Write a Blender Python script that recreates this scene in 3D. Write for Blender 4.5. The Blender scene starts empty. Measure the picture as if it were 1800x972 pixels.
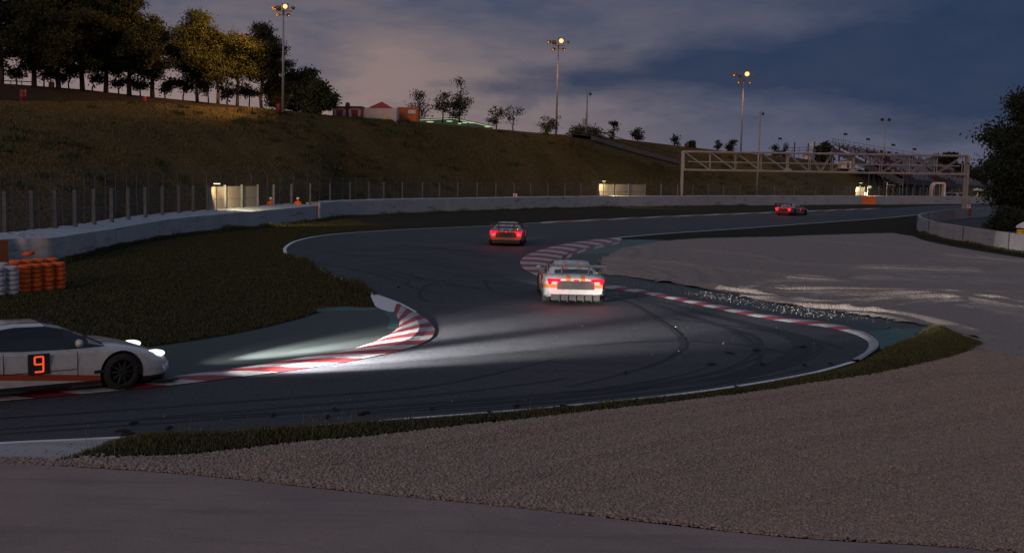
import bpy, bmesh, math, random
import numpy as np
from mathutils import Vector, Matrix
from mathutils.geometry import tessellate_polygon
random.seed(11)
rng = np.random.default_rng(11)
R = math.radians
scene = bpy.context.scene
COL = scene.collection

# ------------------------------------------------------------------ camera frame
H, FPX, CX, CY = 4.1, 2000.0, 900.0, 486.0
PITCH, ROLL = math.atan(186 / FPX), R(1.3)
Fv = Vector((0, math.cos(PITCH), -math.sin(PITCH)))
U0 = Vector((0, math.sin(PITCH), math.cos(PITCH)))
R0 = Vector((1, 0, 0))
Xv = R0 * math.cos(ROLL) + U0 * math.sin(ROLL)
Yv = -R0 * math.sin(ROLL) + U0 * math.cos(ROLL)
EYE = Vector((0, 0, H))

def ray(px, py):
    return Fv * FPX + Xv * (px - CX) - Yv * (py - CY)
def G(px, py, z=0.0):
    """ground point seen at a photo pixel"""
    d = ray(px, py)
    return EYE + d * ((z - H) / d.z)
def at(px, py, Y):
    d = ray(px, py)
    return EYE + d * (Y / d.y)
def GY(px, Y, z=0.0):
    k = (px - CX) / FPX
    a = Y * Fv.y + (z - H) * Fv.z
    x = (k * a - Y * Xv.y - (z - H) * Xv.z) / Xv.x
    return Vector((x, Y, z))
def hz(px):
    return 300 + 0.0227 * (px - 900)
def interp(px, pts):
    xs = [p[0] for p in pts]; ys = [p[1] for p in pts]
    return float(np.interp(px, xs, ys))

# ------------------------------------------------------------------ object helpers
def link(o, parent=None):
    COL.objects.link(o)
    if parent is not None:
        o.parent = parent
    return o
def tag(o, label=None, cat=None, group=None, kind=None):
    if label: o['label'] = label
    if cat: o['category'] = cat
    if group: o['group'] = group
    if kind: o['kind'] = kind
    return o
def empty(name, loc, rz=0.0, label=None, cat=None, group=None):
    o = bpy.data.objects.new(name, None)
    o.empty_display_size = 0.3
    o.location = loc
    o.rotation_euler = (0, 0, rz)
    COL.objects.link(o)
    return tag(o, label, cat, group)
def copy_tree(o, parent=None):
    c = o.copy()
    COL.objects.link(c)
    if parent is not None:
        c.parent = parent
    for ch in list(o.children):
        copy_tree(ch, c)
    return c

class MB:
    """collects faces, then links them as one mesh object"""
    def __init__(s):
        s.v = []; s.f = []; s.m = []
    def add(s, verts, faces, m=0):
        b = len(s.v)
        s.v += [tuple(p) for p in verts]
        s.f += [tuple(i + b for i in f) for f in faces]
        s.m += [m] * len(faces)
    def box(s, c, size, m=0, rot=None, taper=1.0):
        hx, hy, hz_ = size[0] / 2, size[1] / 2, size[2] / 2
        vs = []
        for z in (-1, 1):
            t = taper if z > 0 else 1
            for x, y in ((-1, -1), (1, -1), (1, 1), (-1, 1)):
                vs.append(Vector((x * hx * t, y * hy * t, z * hz_)))
        if rot is not None:
            vs = [rot @ v for v in vs]
        c = Vector(c)
        s.add([v + c for v in vs], [(3, 2, 1, 0), (4, 5, 6, 7), (0, 1, 5, 4), (1, 2, 6, 5), (2, 3, 7, 6), (3, 0, 4, 7)], m)
    def bar(s, p0, p1, r0, r1=None, n=8, m=0, cap=True):
        if r1 is None: r1 = r0
        p0, p1 = Vector(p0), Vector(p1)
        d = (p1 - p0)
        if d.length < 1e-6: return
        d.normalize()
        a = d.orthogonal().normalized(); b = d.cross(a)
        vs = []
        for p, r in ((p0, r0), (p1, r1)):
            for i in range(n):
                t = 2 * math.pi * i / n + math.pi / n
                vs.append(p + a * (r * math.cos(t)) + b * (r * math.sin(t)))
        fs = [(i, (i + 1) % n, n + (i + 1) % n, n + i) for i in range(n)]
        if cap:
            fs += [tuple(range(n - 1, -1, -1)), tuple(range(n, 2 * n))]
        s.add(vs, fs, m)
    def tube(s, pts, rad, n=8, m=0):
        for i in range(len(pts) - 1):
            r0 = rad[i] if isinstance(rad, (list, tuple)) else rad
            r1 = rad[i + 1] if isinstance(rad, (list, tuple)) else rad
            s.bar(pts[i], pts[i + 1], r0, r1, n, m)
    def lathe(s, prof, n=20, c=(0, 0, 0), axis='z', m=0):
        vs = []; k = len(prof)
        for i in range(n):
            t = 2 * math.pi * i / n
            for r, z in prof:
                if axis == 'z': p = (r * math.cos(t), r * math.sin(t), z)
                else: p = (r * math.cos(t), z, r * math.sin(t))
                vs.append(Vector(p) + Vector(c))
        fs = []
        for i in range(n):
            j = (i + 1) % n
            for q in range(k - 1):
                fs.append((i * k + q, j * k + q, j * k + q + 1, i * k + q + 1))
        s.add(vs, fs, m)
    def ball(s, c, rx, ry=None, rz=None, nu=12, nv=8, m=0, z0=-1.0):
        ry = rx if ry is None else ry; rz = rx if rz is None else rz
        vs = []
        for j in range(nv + 1):
            ph = math.asin(z0) + (math.pi / 2 - math.asin(z0)) * j / nv
            for i in range(nu):
                t = 2 * math.pi * i / nu
                vs.append((c[0] + rx * math.cos(ph) * math.cos(t), c[1] + ry * math.cos(ph) * math.sin(t), c[2] + rz * math.sin(ph)))
        fs = []
        for j in range(nv):
            for i in range(nu):
                k = (i + 1) % nu
                fs.append((j * nu + i, j * nu + k, (j + 1) * nu + k, (j + 1) * nu + i))
        fs.append(tuple(range(nu - 1, -1, -1)))
        s.add(vs, fs, m)
    def build(s, name, mats, parent=None, smooth=False, sub=False, origin=None):
        if not isinstance(mats, (list, tuple)): mats = [mats]
        off = Vector((0, 0, 0))
        if sub and parent is not None: off = Vector(parent.location)
        if origin == 'auto':
            A = np.array(s.v); off = Vector(((A[:, 0].min() + A[:, 0].max()) / 2, (A[:, 1].min() + A[:, 1].max()) / 2, A[:, 2].min()))
        vs = [(p[0] - off.x, p[1] - off.y, p[2] - off.z) for p in s.v] if off.length else s.v
        me = bpy.data.meshes.new(name)
        me.from_pydata(vs, [], s.f)
        for mt in mats: me.materials.append(mt)
        if len(mats) > 1: me.polygons.foreach_set('material_index', s.m)
        if smooth: me.polygons.foreach_set('use_smooth', [True] * len(s.f))
        me.update()
        o = bpy.data.objects.new(name, me)
        if origin == 'auto': o.location = off
        return link(o, parent)

def np_mesh(name, V, Fc, mats, parent=None, smooth=False, origin=None):
    """fast mesh from arrays, all faces with the same corner count"""
    V = np.asarray(V, dtype=np.float32).copy(); Fc = np.asarray(Fc, dtype=np.int32)
    off = np.zeros(3, dtype=np.float32)
    if origin is not None:
        off = np.array(origin, dtype=np.float32); V = V - off
    me = bpy.data.meshes.new(name)
    k = Fc.shape[1]
    me.vertices.add(len(V)); me.vertices.foreach_set('co', V.ravel())
    me.loops.add(Fc.size); me.loops.foreach_set('vertex_index', Fc.ravel())
    me.polygons.add(len(Fc))
    me.polygons.foreach_set('loop_start', np.arange(0, Fc.size, k, dtype=np.int32))
    me.polygons.foreach_set('loop_total', np.full(len(Fc), k, dtype=np.int32))
    if smooth: me.polygons.foreach_set('use_smooth', np.ones(len(Fc), dtype=bool))
    for mt in (mats if isinstance(mats, (list, tuple)) else [mats]): me.materials.append(mt)
    me.update(calc_edges=True); me.validate()
    o = bpy.data.objects.new(name, me)
    if origin is not None: o.location = [float(q) for q in off]
    return link(o, parent)

# ------------------------------------------------------------------ materials
def _nt(name):
    m = bpy.data.materials.new(name); m.use_nodes = True
    nt = m.node_tree; nt.nodes.clear()
    out = nt.nodes.new('ShaderNodeOutputMaterial')
    return m, nt, out
def N(nt, typ, **kw):
    n = nt.nodes.new(typ)
    for k, v in kw.items():
        if k.startswith('i_'):
            n.inputs[k[2:].replace('_', ' ')].default_value = v
        else: setattr(n, k, v)
    return n
def pos_map(nt, scale=(1, 1, 1), rot=0.0):
    g = N(nt, 'ShaderNodeNewGeometry')
    mp = N(nt, 'ShaderNodeMapping')
    mp.inputs['Scale'].default_value = scale
    mp.inputs['Rotation'].default_value = (0, 0, rot)
    nt.links.new(g.outputs['Position'], mp.inputs['Vector'])
    return mp.outputs[0]
def mixc(nt, fac, a, b, blend='MIX'):
    n = N(nt, 'ShaderNodeMix', data_type='RGBA', blend_type=blend)
    for sock, val in ((n.inputs[0], fac), (n.inputs[6], a), (n.inputs[7], b)):
        if isinstance(val, bpy.types.NodeSocket): nt.links.new(val, sock)
        elif isinstance(val, (int, float)): sock.default_value = val
        else: sock.default_value = (*val, 1)
    return n.outputs[2]
def ramp(nt, sock, lo, hi):
    n = N(nt, 'ShaderNodeMapRange'); n.clamp = True
    n.inputs[1].default_value = lo; n.inputs[2].default_value = hi
    nt.links.new(sock, n.inputs[0])
    return n.outputs[0]
def noise(nt, vec, scale, detail=4, rough=.6, out='Fac'):
    n = N(nt, 'ShaderNodeTexNoise')
    n.inputs['Scale'].default_value = scale; n.inputs['Detail'].default_value = detail; n.inputs['Roughness'].default_value = rough
    nt.links.new(vec, n.inputs['Vector'])
    return n.outputs[out]
def bump(nt, h, strength, dist=0.02):
    n = N(nt, 'ShaderNodeBump'); n.inputs['Strength'].default_value = strength; n.inputs['Distance'].default_value = dist
    nt.links.new(h, n.inputs['Height'])
    return n.outputs[0]
def principled(nt, out, col, rough=.8, metal=0.0, spec=.3, nrm=None, coat=0.0):
    p = N(nt, 'ShaderNodeBsdfPrincipled')
    if isinstance(col, bpy.types.NodeSocket): nt.links.new(col, p.inputs['Base Color'])
    else: p.inputs['Base Color'].default_value = (*col, 1)
    if isinstance(rough, bpy.types.NodeSocket): nt.links.new(rough, p.inputs['Roughness'])
    else: p.inputs['Roughness'].default_value = rough
    p.inputs['Metallic'].default_value = metal
    p.inputs['Specular IOR Level'].default_value = spec
    p.inputs['Coat Weight'].default_value = coat
    if nrm is not None: nt.links.new(nrm, p.inputs['Normal'])
    nt.links.new(p.outputs[0], out.inputs[0])
    return p
def simple(name, c1, c2=None, scale=2.0, rough=.75, metal=0.0, bs=0.15, bscale=None, spec=.3, coat=0.0, lo=.35, hi=.65):
    m, nt, out = _nt(name)
    v = pos_map(nt)
    c2 = c2 or tuple(x * .75 for x in c1)
    f = ramp(nt, noise(nt, v, scale), lo, hi)
    col = mixc(nt, f, c1, c2)
    b = bump(nt, noise(nt, v, bscale or scale * 8), bs, .01) if bs else None
    principled(nt, out, col, rough, metal, spec, b, coat)
    return m
def emit(name, col, strength):
    m, nt, out = _nt(name)
    e = N(nt, 'ShaderNodeEmission')
    e.inputs[0].default_value = (*col, 1); e.inputs[1].default_value = strength
    nt.links.new(e.outputs[0], out.inputs[0])
    return m

def m_asphalt():
    m, nt, out = _nt('asphalt')
    v = pos_map(nt)
    st = noise(nt, pos_map(nt, (.10, 1.6, 1), R(-8)), 1.0, 5, .65)
    st2 = noise(nt, pos_map(nt, (.05, 4.5, 1), R(-14)), 1.0, 4, .7)
    patch = noise(nt, v, .22, 3)
    col = mixc(nt, ramp(nt, st, .35, .68), (.033, .036, .050), (.023, .026, .036))
    col = mixc(nt, ramp(nt, st2, .52, .72), col, (.015, .016, .020))
    col = mixc(nt, ramp(nt, patch, .45, .75), col, (.042, .043, .055))
    sp = N(nt, 'ShaderNodeTexVoronoi'); sp.inputs['Scale'].default_value = 55
    nt.links.new(v, sp.inputs['Vector'])
    hsv = N(nt, 'ShaderNodeSeparateColor'); nt.links.new(sp.outputs['Color'], hsv.inputs[0])
    col = mixc(nt, ramp(nt, hsv.outputs[0], .55, 1.0), col, (.075, .075, .08))
    b = bump(nt, sp.outputs['Distance'], .5, .008)
    principled(nt, out, col, .82, 0, .25, b)
    return m
def m_gravel(big=False):
    m, nt, out = _nt('gravel_mix')
    v = pos_map(nt)
    vo = N(nt, 'ShaderNodeTexVoronoi'); vo.inputs['Scale'].default_value = 16
    nt.links.new(v, vo.inputs['Vector'])
    sep = N(nt, 'ShaderNodeSeparateColor'); nt.links.new(vo.outputs['Color'], sep.inputs[0])
    col = mixc(nt, sep.outputs[0], (.205, .17, .15), (.32, .258, .222))
    col = mixc(nt, ramp(nt, sep.outputs[1], .72, .8), col, (.185, .16, .155))
    big_n = noise(nt, v, .16, 5)
    col = mixc(nt, ramp(nt, big_n, .4, .7), col, (.24, .20, .185))
    n2 = noise(nt, v, 1.1, 5)
    add = N(nt, 'ShaderNodeMath', operation='MULTIPLY_ADD'); add.inputs[1].default_value = 2.2
    nt.links.new(n2, add.inputs[0]); nt.links.new(vo.outputs['Distance'], add.inputs[2])
    b = bump(nt, add.outputs[0], .9, .03)
    principled(nt, out, col, .9, 0, .2, b)
    return m
def m_island(name, cols, rough=.85):
    m, nt, out = _nt(name)
    g = N(nt, 'ShaderNodeNewGeometry')
    cr = N(nt, 'ShaderNodeValToRGB')
    el = cr.color_ramp.elements
    while len(el) < len(cols): el.new(.5)
    for i, c in enumerate(cols):
        el[i].position = i / (len(cols) - 1); el[i].color = (*c, 1)
    nt.links.new(g.outputs['Random Per Island'], cr.inputs[0])
    principled(nt, out, cr.outputs[0], rough, 0, .2)
    return m
def m_terrain(name, a, b, c, s=.25):
    m, nt, out = _nt(name)
    v = pos_map(nt)
    col = mixc(nt, ramp(nt, noise(nt, v, s, 6), .38, .64), a, b)
    col = mixc(nt, ramp(nt, noise(nt, v, s * 5, 6), .52, .74), col, c)
    col = mixc(nt, ramp(nt, noise(nt, v, s * 34, 4), .45, .8), col, tuple(q * .45 for q in a))
    bb = bump(nt, noise(nt, v, 6, 8, .75), 1.0, .14)
    principled(nt, out, col, .95, 0, .1, bb)
    return m
def m_concrete(name, a, b, scale=.6, bstr=.25):
    m, nt, out = _nt(name)
    v = pos_map(nt)
    col = mixc(nt, ramp(nt, noise(nt, v, scale, 7, .65), .35, .68), a, b)
    col = mixc(nt, ramp(nt, noise(nt, pos_map(nt, (.3, 2.5, 1), R(5)), scale * 2, 5), .5, .75), col, tuple(q * .78 for q in b))
    col = mixc(nt, ramp(nt, noise(nt, v, 38, 4, .75), .48, .72), col, tuple(q * .62 for q in a))
    vo = N(nt, 'ShaderNodeTexVoronoi', feature='DISTANCE_TO_EDGE'); vo.inputs['Scale'].default_value = .22
    wv = N(nt, 'ShaderNodeVectorMath', operation='MULTIPLY_ADD')
    wv.inputs[1].default_value = (.8, .8, .8)
    nt.links.new(noise(nt, v, 1.4, 5, .6, 'Color'), wv.inputs[0]); nt.links.new(v, wv.inputs[2])
    nt.links.new(wv.outputs[0], vo.inputs['Vector'])
    crack = ramp(nt, vo.outputs['Distance'], .0018, .0)
    col = mixc(nt, crack, col, tuple(q * .62 for q in a))
    bb = bump(nt, noise(nt, v, 22, 7, .75), bstr * 2.2, .015)
    principled(nt, out, col, .85, 0, .25, bb)
    return m
def m_wallpaint(name, a, b):
    """old white paint: grime running down from the top and scuffs near the ground"""
    m, nt, out = _nt(name)
    v = pos_map(nt)
    run = noise(nt, pos_map(nt, (1.6, 1.6, .10)), 1.0, 6, .7)
    col = mixc(nt, ramp(nt, noise(nt, v, .5, 5), .35, .7), a, b)
    col = mixc(nt, ramp(nt, run, .55, .8), col, tuple(q * .62 for q in b))
    sc = noise(nt, pos_map(nt, (.35, .35, 2.0)), 1.3, 6, .75)
    col = mixc(nt, ramp(nt, sc, .56, .70), col, (.10, .085, .085))
    bb = bump(nt, noise(nt, v, .9, 4), .35, .08)
    principled(nt, out, col, .75, 0, .25, bb)
    return m
def m_mesh(name, col, alpha):
    """chain-link: a woven wire grid with holes"""
    m, nt, out = _nt(name)
    v = pos_map(nt, (11, 11, 11))
    sx = N(nt, 'ShaderNodeSeparateXYZ'); nt.links.new(v, sx.inputs[0])
    w = N(nt, 'ShaderNodeTexNoise'); w.inputs['Scale'].default_value = .05
    nt.links.new(v, w.inputs['Vector'])
    fac = N(nt, 'ShaderNodeMath', operation='MULTIPLY_ADD'); fac.inputs[1].default_value = .25; fac.inputs[2].default_value = alpha - .125
    nt.links.new(w.outputs['Fac'], fac.inputs[0])
    d = N(nt, 'ShaderNodeBsdfDiffuse'); d.inputs[0].default_value = (*col, 1)
    t = N(nt, 'ShaderNodeBsdfTransparent')
    mx = N(nt, 'ShaderNodeMixShader')
    nt.links.new(fac.outputs[0], mx.inputs[0]); nt.links.new(t.outputs[0], mx.inputs[1]); nt.links.new(d.outputs[0], mx.inputs[2])
    nt.links.new(mx.outputs[0], out.inputs[0])
    return m
def m_paint(name, col, wear=(.10, .10, .10), amt=.62):
    m, nt, out = _nt(name)
    v = pos_map(nt)
    f = noise(nt, v, 3.5, 7, .75)
    c = mixc(nt, ramp(nt, f, amt - .1, amt + .15), col, wear)
    st = noise(nt, pos_map(nt, (.4, 6, 1), R(-8)), 1.0, 5)
    c = mixc(nt, ramp(nt, st, .5, .75), c, tuple(.5 * a + .5 * b for a, b in zip(col, wear)))
    principled(nt, out, c, .6, 0, .3, bump(nt, noise(nt, v, 30, 5), .3, .006))
    return m

M = {}
M['asphalt'] = m_asphalt()
M['gravel'] = m_gravel()
M['stone'] = m_island('stone', [(.16, .13, .115), (.255, .203, .178), (.21, .182, .172), (.31, .243, .20), (.235, .186, .158), (.185, .162, .16), (.28, .22, .18)])
M['grass'] = m_island('grass_blade', [(.022, .026, .011), (.038, .042, .015), (.056, .052, .021), (.028, .034, .013), (.08, .066, .034)])
M['grass_green'] = m_island('verge_blade', [(.045, .052, .020), (.070, .074, .026), (.090, .082, .032), (.055, .062, .024), (.13, .105, .05)])
M['straw'] = m_island('straw_blade', [(.10, .085, .045), (.17, .14, .08), (.065, .065, .03)])
M['terrain'] = m_terrain('grass_ground', (.029, .027, .017), (.019, .020, .014), (.042, .035, .019), .3)
M['hill'] = m_terrain('hill_grass', (.118, .082, .032), (.058, .047, .020), (.135, .092, .036), .16)
M['dirt'] = m_terrain('bank_dirt', (.028, .022, .018), (.020, .016, .014), (.032, .026, .02), .5)
M['concrete'] = m_concrete('old_concrete', (.285, .214, .194), (.230, .180, .168))
M['concrete_pale'] = m_concrete('pale_concrete', (.36, .35, .36), (.28, .27, .28))
M['post'] = simple('concrete_post', (.11, .106, .11), (.08, .078, .08), 3)
M['wall'] = m_wallpaint('white_wall_paint', (.40, .385, .40), (.33, .32, .335))
M['wall2'] = m_wallpaint('grey_concrete_paint', (.34, .325, .33), (.28, .27, .28))
M['sheet'] = simple('white_sheet', (.34, .37, .42), (.26, .29, .33), 1.5, .7)
M['orange_panel'] = m_paint('orange_panel', (.58, .13, .03), (.3, .07, .03), .7)
M['orange'] = m_paint('orange_rubber', (.62, .105, .015), (.30, .05, .02), .72)
M['white_rubber'] = m_paint('white_rubber', (.38, .38, .41), (.22, .22, .23), .66)
M['yellow_rubber'] = simple('yellow_rubber', (.75, .48, .02), (.6, .36, .02), 3)
M['red_kerb'] = m_paint('red_kerb_paint', (.22, .018, .024), (.075, .025, .028), .56)
M['white_kerb'] = m_paint('white_kerb_paint', (.37, .36, .375), (.14, .135, .14), .54)
M['line'] = m_paint('white_line_paint', (.60, .60, .62), (.25, .25, .26), .66)
M['teal'] = m_paint('green_runoff_paint', (.030, .085, .076), (.03, .05, .048), .58)
M['teal_dark'] = m_paint('dark_runoff_paint', (.020, .030, .029), (.022, .024, .025), .52)
M['soil'] = simple('dark_soil', (.018, .018, .017), (.030, .028, .024), 3, .95, bs=.5)
M['rubber'] = simple('black_rubber', (.012, .012, .013), (.02, .02, .02), 8, .85)
M['skid'] = simple('skid_rubber', (.019, .021, .029), (.026, .029, .039), 1.2, .84, spec=.22)
M['steel'] = simple('galvanised_steel', (.085, .082, .085), (.065, .062, .065), 3, .7, .1, .08)
M['gantry'] = simple('gantry_paint', (.30, .26, .25), (.22, .195, .195), 1.5, .6, 0, .1)
M['pole'] = simple('pole_paint', (.34, .29, .29), (.26, .23, .23), 1, .5, .2, .05)
M['dark'] = simple('dark_metal', (.02, .02, .022), (.03, .03, .03), 4, .6, .2, .05)
M['railm'] = simple('rusty_rail', (.07, .055, .05), (.05, .04, .04), 3, .8)
M['bark'] = simple('bark', (.055, .042, .033), (.030, .024, .020), 6, .95, bs=.8)
M['pine'] = m_island('pine_needles', [(.026, .029, .012), (.034, .036, .014), (.042, .041, .015), (.024, .027, .011)])
M['leaf'] = m_island('broad_leaf', [(.036, .044, .018), (.055, .062, .022), (.032, .040, .017), (.075, .075, .030)])
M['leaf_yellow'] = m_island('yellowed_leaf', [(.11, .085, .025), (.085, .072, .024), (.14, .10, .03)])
M['leaf_dark'] = m_island('dark_leaf', [(.012, .016, .010), (.020, .026, .013), (.015, .019, .011)])
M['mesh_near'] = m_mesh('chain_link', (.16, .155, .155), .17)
M['mesh_lit'] = m_mesh('chain_link_lit', (.55, .46, .36), .50)  # fence mesh where work lights fall, their warm light painted into its colour
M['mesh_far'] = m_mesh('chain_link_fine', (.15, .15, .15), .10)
M['red'] = simple('red_paint', (.40, .03, .025), (.3, .025, .02), 2, .6)
M['redroof'] = simple('red_canvas', (.42, .045, .035), (.33, .035, .03), 1.5, .8)
M['cream'] = simple('cream_canvas', (.62, .50, .45), (.52, .42, .38), 1.2, .85)
M['orange_steel'] = simple('orange_container_paint', (.46, .115, .035), (.36, .085, .03), 1.2, .6)
M['white'] = simple('white_plastic', (.60, .59, .60), (.50, .5, .5), 3, .6)
M['barrel'] = simple('barrel_red', (.24, .03, .035), (.17, .025, .03), 3, .6)
M['maroon'] = simple('maroon_seat', (.135, .022, .038), (.10, .018, .03), 2, .7)
M['greyseat'] = simple('grey_seat', (.30, .28, .29), (.24, .22, .23), 2, .7)
M['slate'] = simple('slate_steel', (.075, .07, .085), (.055, .055, .065), 2, .7)
M['suit_orange'] = simple('orange_overalls', (.72, .12, .015), (.55, .09, .015), 5, .8)
M['suit_yellow'] = simple('yellow_jacket', (.85, .55, .02), (.7, .42, .02), 5, .8)
M['skin'] = simple('skin', (.36, .20, .15), (.32, .17, .13), 8, .6)
M['helmet'] = simple('white_helmet', (.75, .74, .75), (.68, .68, .7), 5, .3, bs=0)
M['signred'] = simple('sign_red', (.45, .02, .02), None, 3, .6)
M['glass'] = simple('tinted_glass', (.012, .013, .016), (.014, .015, .018), 1, .06, 0, 0, spec=.6)
M['lamp_amber'] = emit('sodium_lamp_glass', (1.0, .40, .06), .9)
M['lamp_main'] = emit('sodium_lamp_bright', (1.0, .64, .27), 1.5)
M['lamp_house'] = simple('lamp_housing', (.26, .13, .03), (.20, .10, .025), 3, .5)
M['lamp_warm'] = emit('work_lamp_glass', (1.0, .85, .50), 1.6)
M['lamp_green'] = emit('green_white_tube', (.75, 1.0, .60), .55)
M['fascia_glow'] = emit('green_canvas_glow', (.30, .36, .24), .09)  # glow put into the canvas sides as emission
M['tail'] = emit('tail_lamp', (1.0, .012, .035), 1.6)
M['head'] = emit('head_lamp', (1.0, .97, .92), 2.0)
M['led'] = emit('led_digit', (1.0, .10, .03), .9)

def carpaint(name, c, stripe):
    m, nt, out = _nt(name)
    tc_ = N(nt, 'ShaderNodeTexCoord'); sp_ = N(nt, 'ShaderNodeSeparateXYZ'); nt.links.new(tc_.outputs['Object'], sp_.inputs[0])
    def mm(op, a, b):
        n = N(nt, 'ShaderNodeMath', operation=op)
        for q, v_ in enumerate((a, b)):
            if isinstance(v_, bpy.types.NodeSocket): nt.links.new(v_, n.inputs[q])
            else: n.inputs[q].default_value = v_
        return n.outputs[0]
    x, y, z = sp_.outputs
    col = c
    # a swept side band and two bonnet stripes
    band = mm('SUBTRACT', mm('ADD', z, mm('MULTIPLY', x, .10)), .36)
    k1 = mm('LESS_THAN', mm('ABSOLUTE', band, 0), .055)
    col = mixc(nt, k1, col, stripe)
    k2 = mm('LESS_THAN', mm('ABSOLUTE', mm('SUBTRACT', mm('ABSOLUTE', y, 0), .22), 0), .07)
    k2 = mm('MULTIPLY', k2, mm('GREATER_THAN', z, .56))
    col = mixc(nt, k2, col, stripe)
    k3 = mm('LESS_THAN', z, .23)
    col = mixc(nt, k3, col, (.015, .015, .016))
    v = pos_map(nt)
    col = mixc(nt, mm('MULTIPLY', ramp(nt, noise(nt, v, 7, 6), .45, .8), .35), col, (.06, .055, .05))
    principled(nt, out, col, .30, 0, .5, None, .6)
    return m
M['paint_white'] = carpaint('white_car_paint', (.40, .39, .385), (.28, .05, .02))
M['paint_silver'] = carpaint('silver_car_paint', (.26, .25, .25), (.35, .10, .02))
M['paint_orange'] = carpaint('orange_car_paint', (.20, .07, .03), (.25, .24, .23))
M['paint_red'] = carpaint('red_car_paint', (.16, .02, .025), (.25, .24, .23))

# ------------------------------------------------------------------ polyline helpers
def smooth_line(pts, n=8):
    """Catmull-Rom through the points"""
    P = [Vector(p) if len(p) == 3 else Vector((p[0], p[1], 0)) for p in pts]
    out = []
    for i in range(len(P) - 1):
        p0 = P[max(i - 1, 0)]; p1 = P[i]; p2 = P[i + 1]; p3 = P[min(i + 2, len(P) - 1)]
        for k in range(n):
            t = k / n
            out.append(0.5 * ((2 * p1) + (p2 - p0) * t + (2 * p0 - 5 * p1 + 4 * p2 - p3) * t * t + (3 * p1 - p0 - 3 * p2 + p3) * t ** 3))
    out.append(P[-1])
    return out
def gline(pts, n=8, z=0.0):
    s = smooth_line(pts, n)
    return [G(p.x, p.y, z) for p in s]
def resample(P, n):
    L = [0]
    for i in range(1, len(P)): L.append(L[-1] + (P[i] - P[i - 1]).length)
    out = []; j = 0
    for k in range(n + 1):
        d = L[-1] * k / n
        while j < len(P) - 2 and L[j + 1] < d: j += 1
        t = (d - L[j]) / max(L[j + 1] - L[j], 1e-9)
        out.append(P[j].lerp(P[j + 1], min(max(t, 0), 1)))
    return out
def length(P):
    return sum((P[i] - P[i - 1]).length for i in range(1, len(P)))
def sheet(name, poly, mat, z, kind='structure', label=None):
    """flat polygon sheet"""
    P = [Vector((p.x, p.y, 0)) for p in poly]
    tris = tessellate_polygon([P])
    mb = MB(); mb.add([(p.x, p.y, z) for p in P], [tuple(t) for t in tris])
    o = mb.build(name, mat)
    me = o.data
    bm = bmesh.new(); bm.from_mesh(me)
    bmesh.ops.recalc_face_normals(bm, faces=bm.faces)
    for f in bm.faces:
        if f.normal.z < 0: f.normal_flip()
    bm.to_mesh(me); bm.free()
    tag(o, label, None, None, kind)
    return o
def strip(name, line, w, mat, z, kind='structure'):
    mb = MB(); vs = []; fs = []
    for i, p in enumerate(line):
        d = (line[min(i + 1, len(line) - 1)] - line[max(i - 1, 0)]); d.z = 0
        d.normalize(); nrm = Vector((-d.y, d.x, 0))
        ww = w[i] if isinstance(w, list) else w
        a = p + nrm * ww / 2; b = p - nrm * ww / 2
        vs += [(a.x, a.y, z), (b.x, b.y, z)]
    for i in range(len(line) - 1): fs.append((2 * i + 1, 2 * i + 3, 2 * i + 2, 2 * i))
    mb.add(vs, fs)
    return tag(mb.build(name, mat), None, None, None, kind)
def inside(poly, X, Y):
    """vectorised point in polygon"""
    px = np.array([p.x for p in poly]); py = np.array([p.y for p in poly])
    c = np.zeros(X.shape, dtype=bool); j = len(px) - 1
    for i in range(len(px)):
        cond = ((py[i] > Y) != (py[j] > Y)) & (X < (px[j] - px[i]) * (Y - py[i]) / (py[j] - py[i] + 1e-12) + px[i])
        c ^= cond; j = i
    return c
def dist_line(line, X, Y):
    """distance of points to a polyline"""
    d = np.full(X.shape, 1e9)
    for a, b in zip(line[:-1], line[1:]):
        abx, aby = b.x - a.x, b.y - a.y
        t = np.clip(((X - a.x) * abx + (Y - a.y) * aby) / (abx * abx + aby * aby + 1e-12), 0, 1)
        d = np.minimum(d, np.hypot(X - a.x - t * abx, Y - a.y - t * aby))
    return d
def vnoise(X, Y, s, seed=0):
    """smooth value noise"""
    r = np.random.default_rng(seed); T = r.random((257, 257))
    x = X / s + 1000.3; y = Y / s + 1000.7
    xi = np.floor(x).astype(int); yi = np.floor(y).astype(int)
    fx = x - xi; fy = y - yi
    fx = fx * fx * (3 - 2 * fx); fy = fy * fy * (3 - 2 * fy)
    a = T[xi % 256, yi % 256]; b = T[(xi + 1) % 256, yi % 256]; c = T[xi % 256, (yi + 1) % 256]; d = T[(xi + 1) % 256, (yi + 1) % 256]
    return (a * (1 - fx) + b * fx) * (1 - fy) + (c * (1 - fx) + d * fx) * fy
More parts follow.
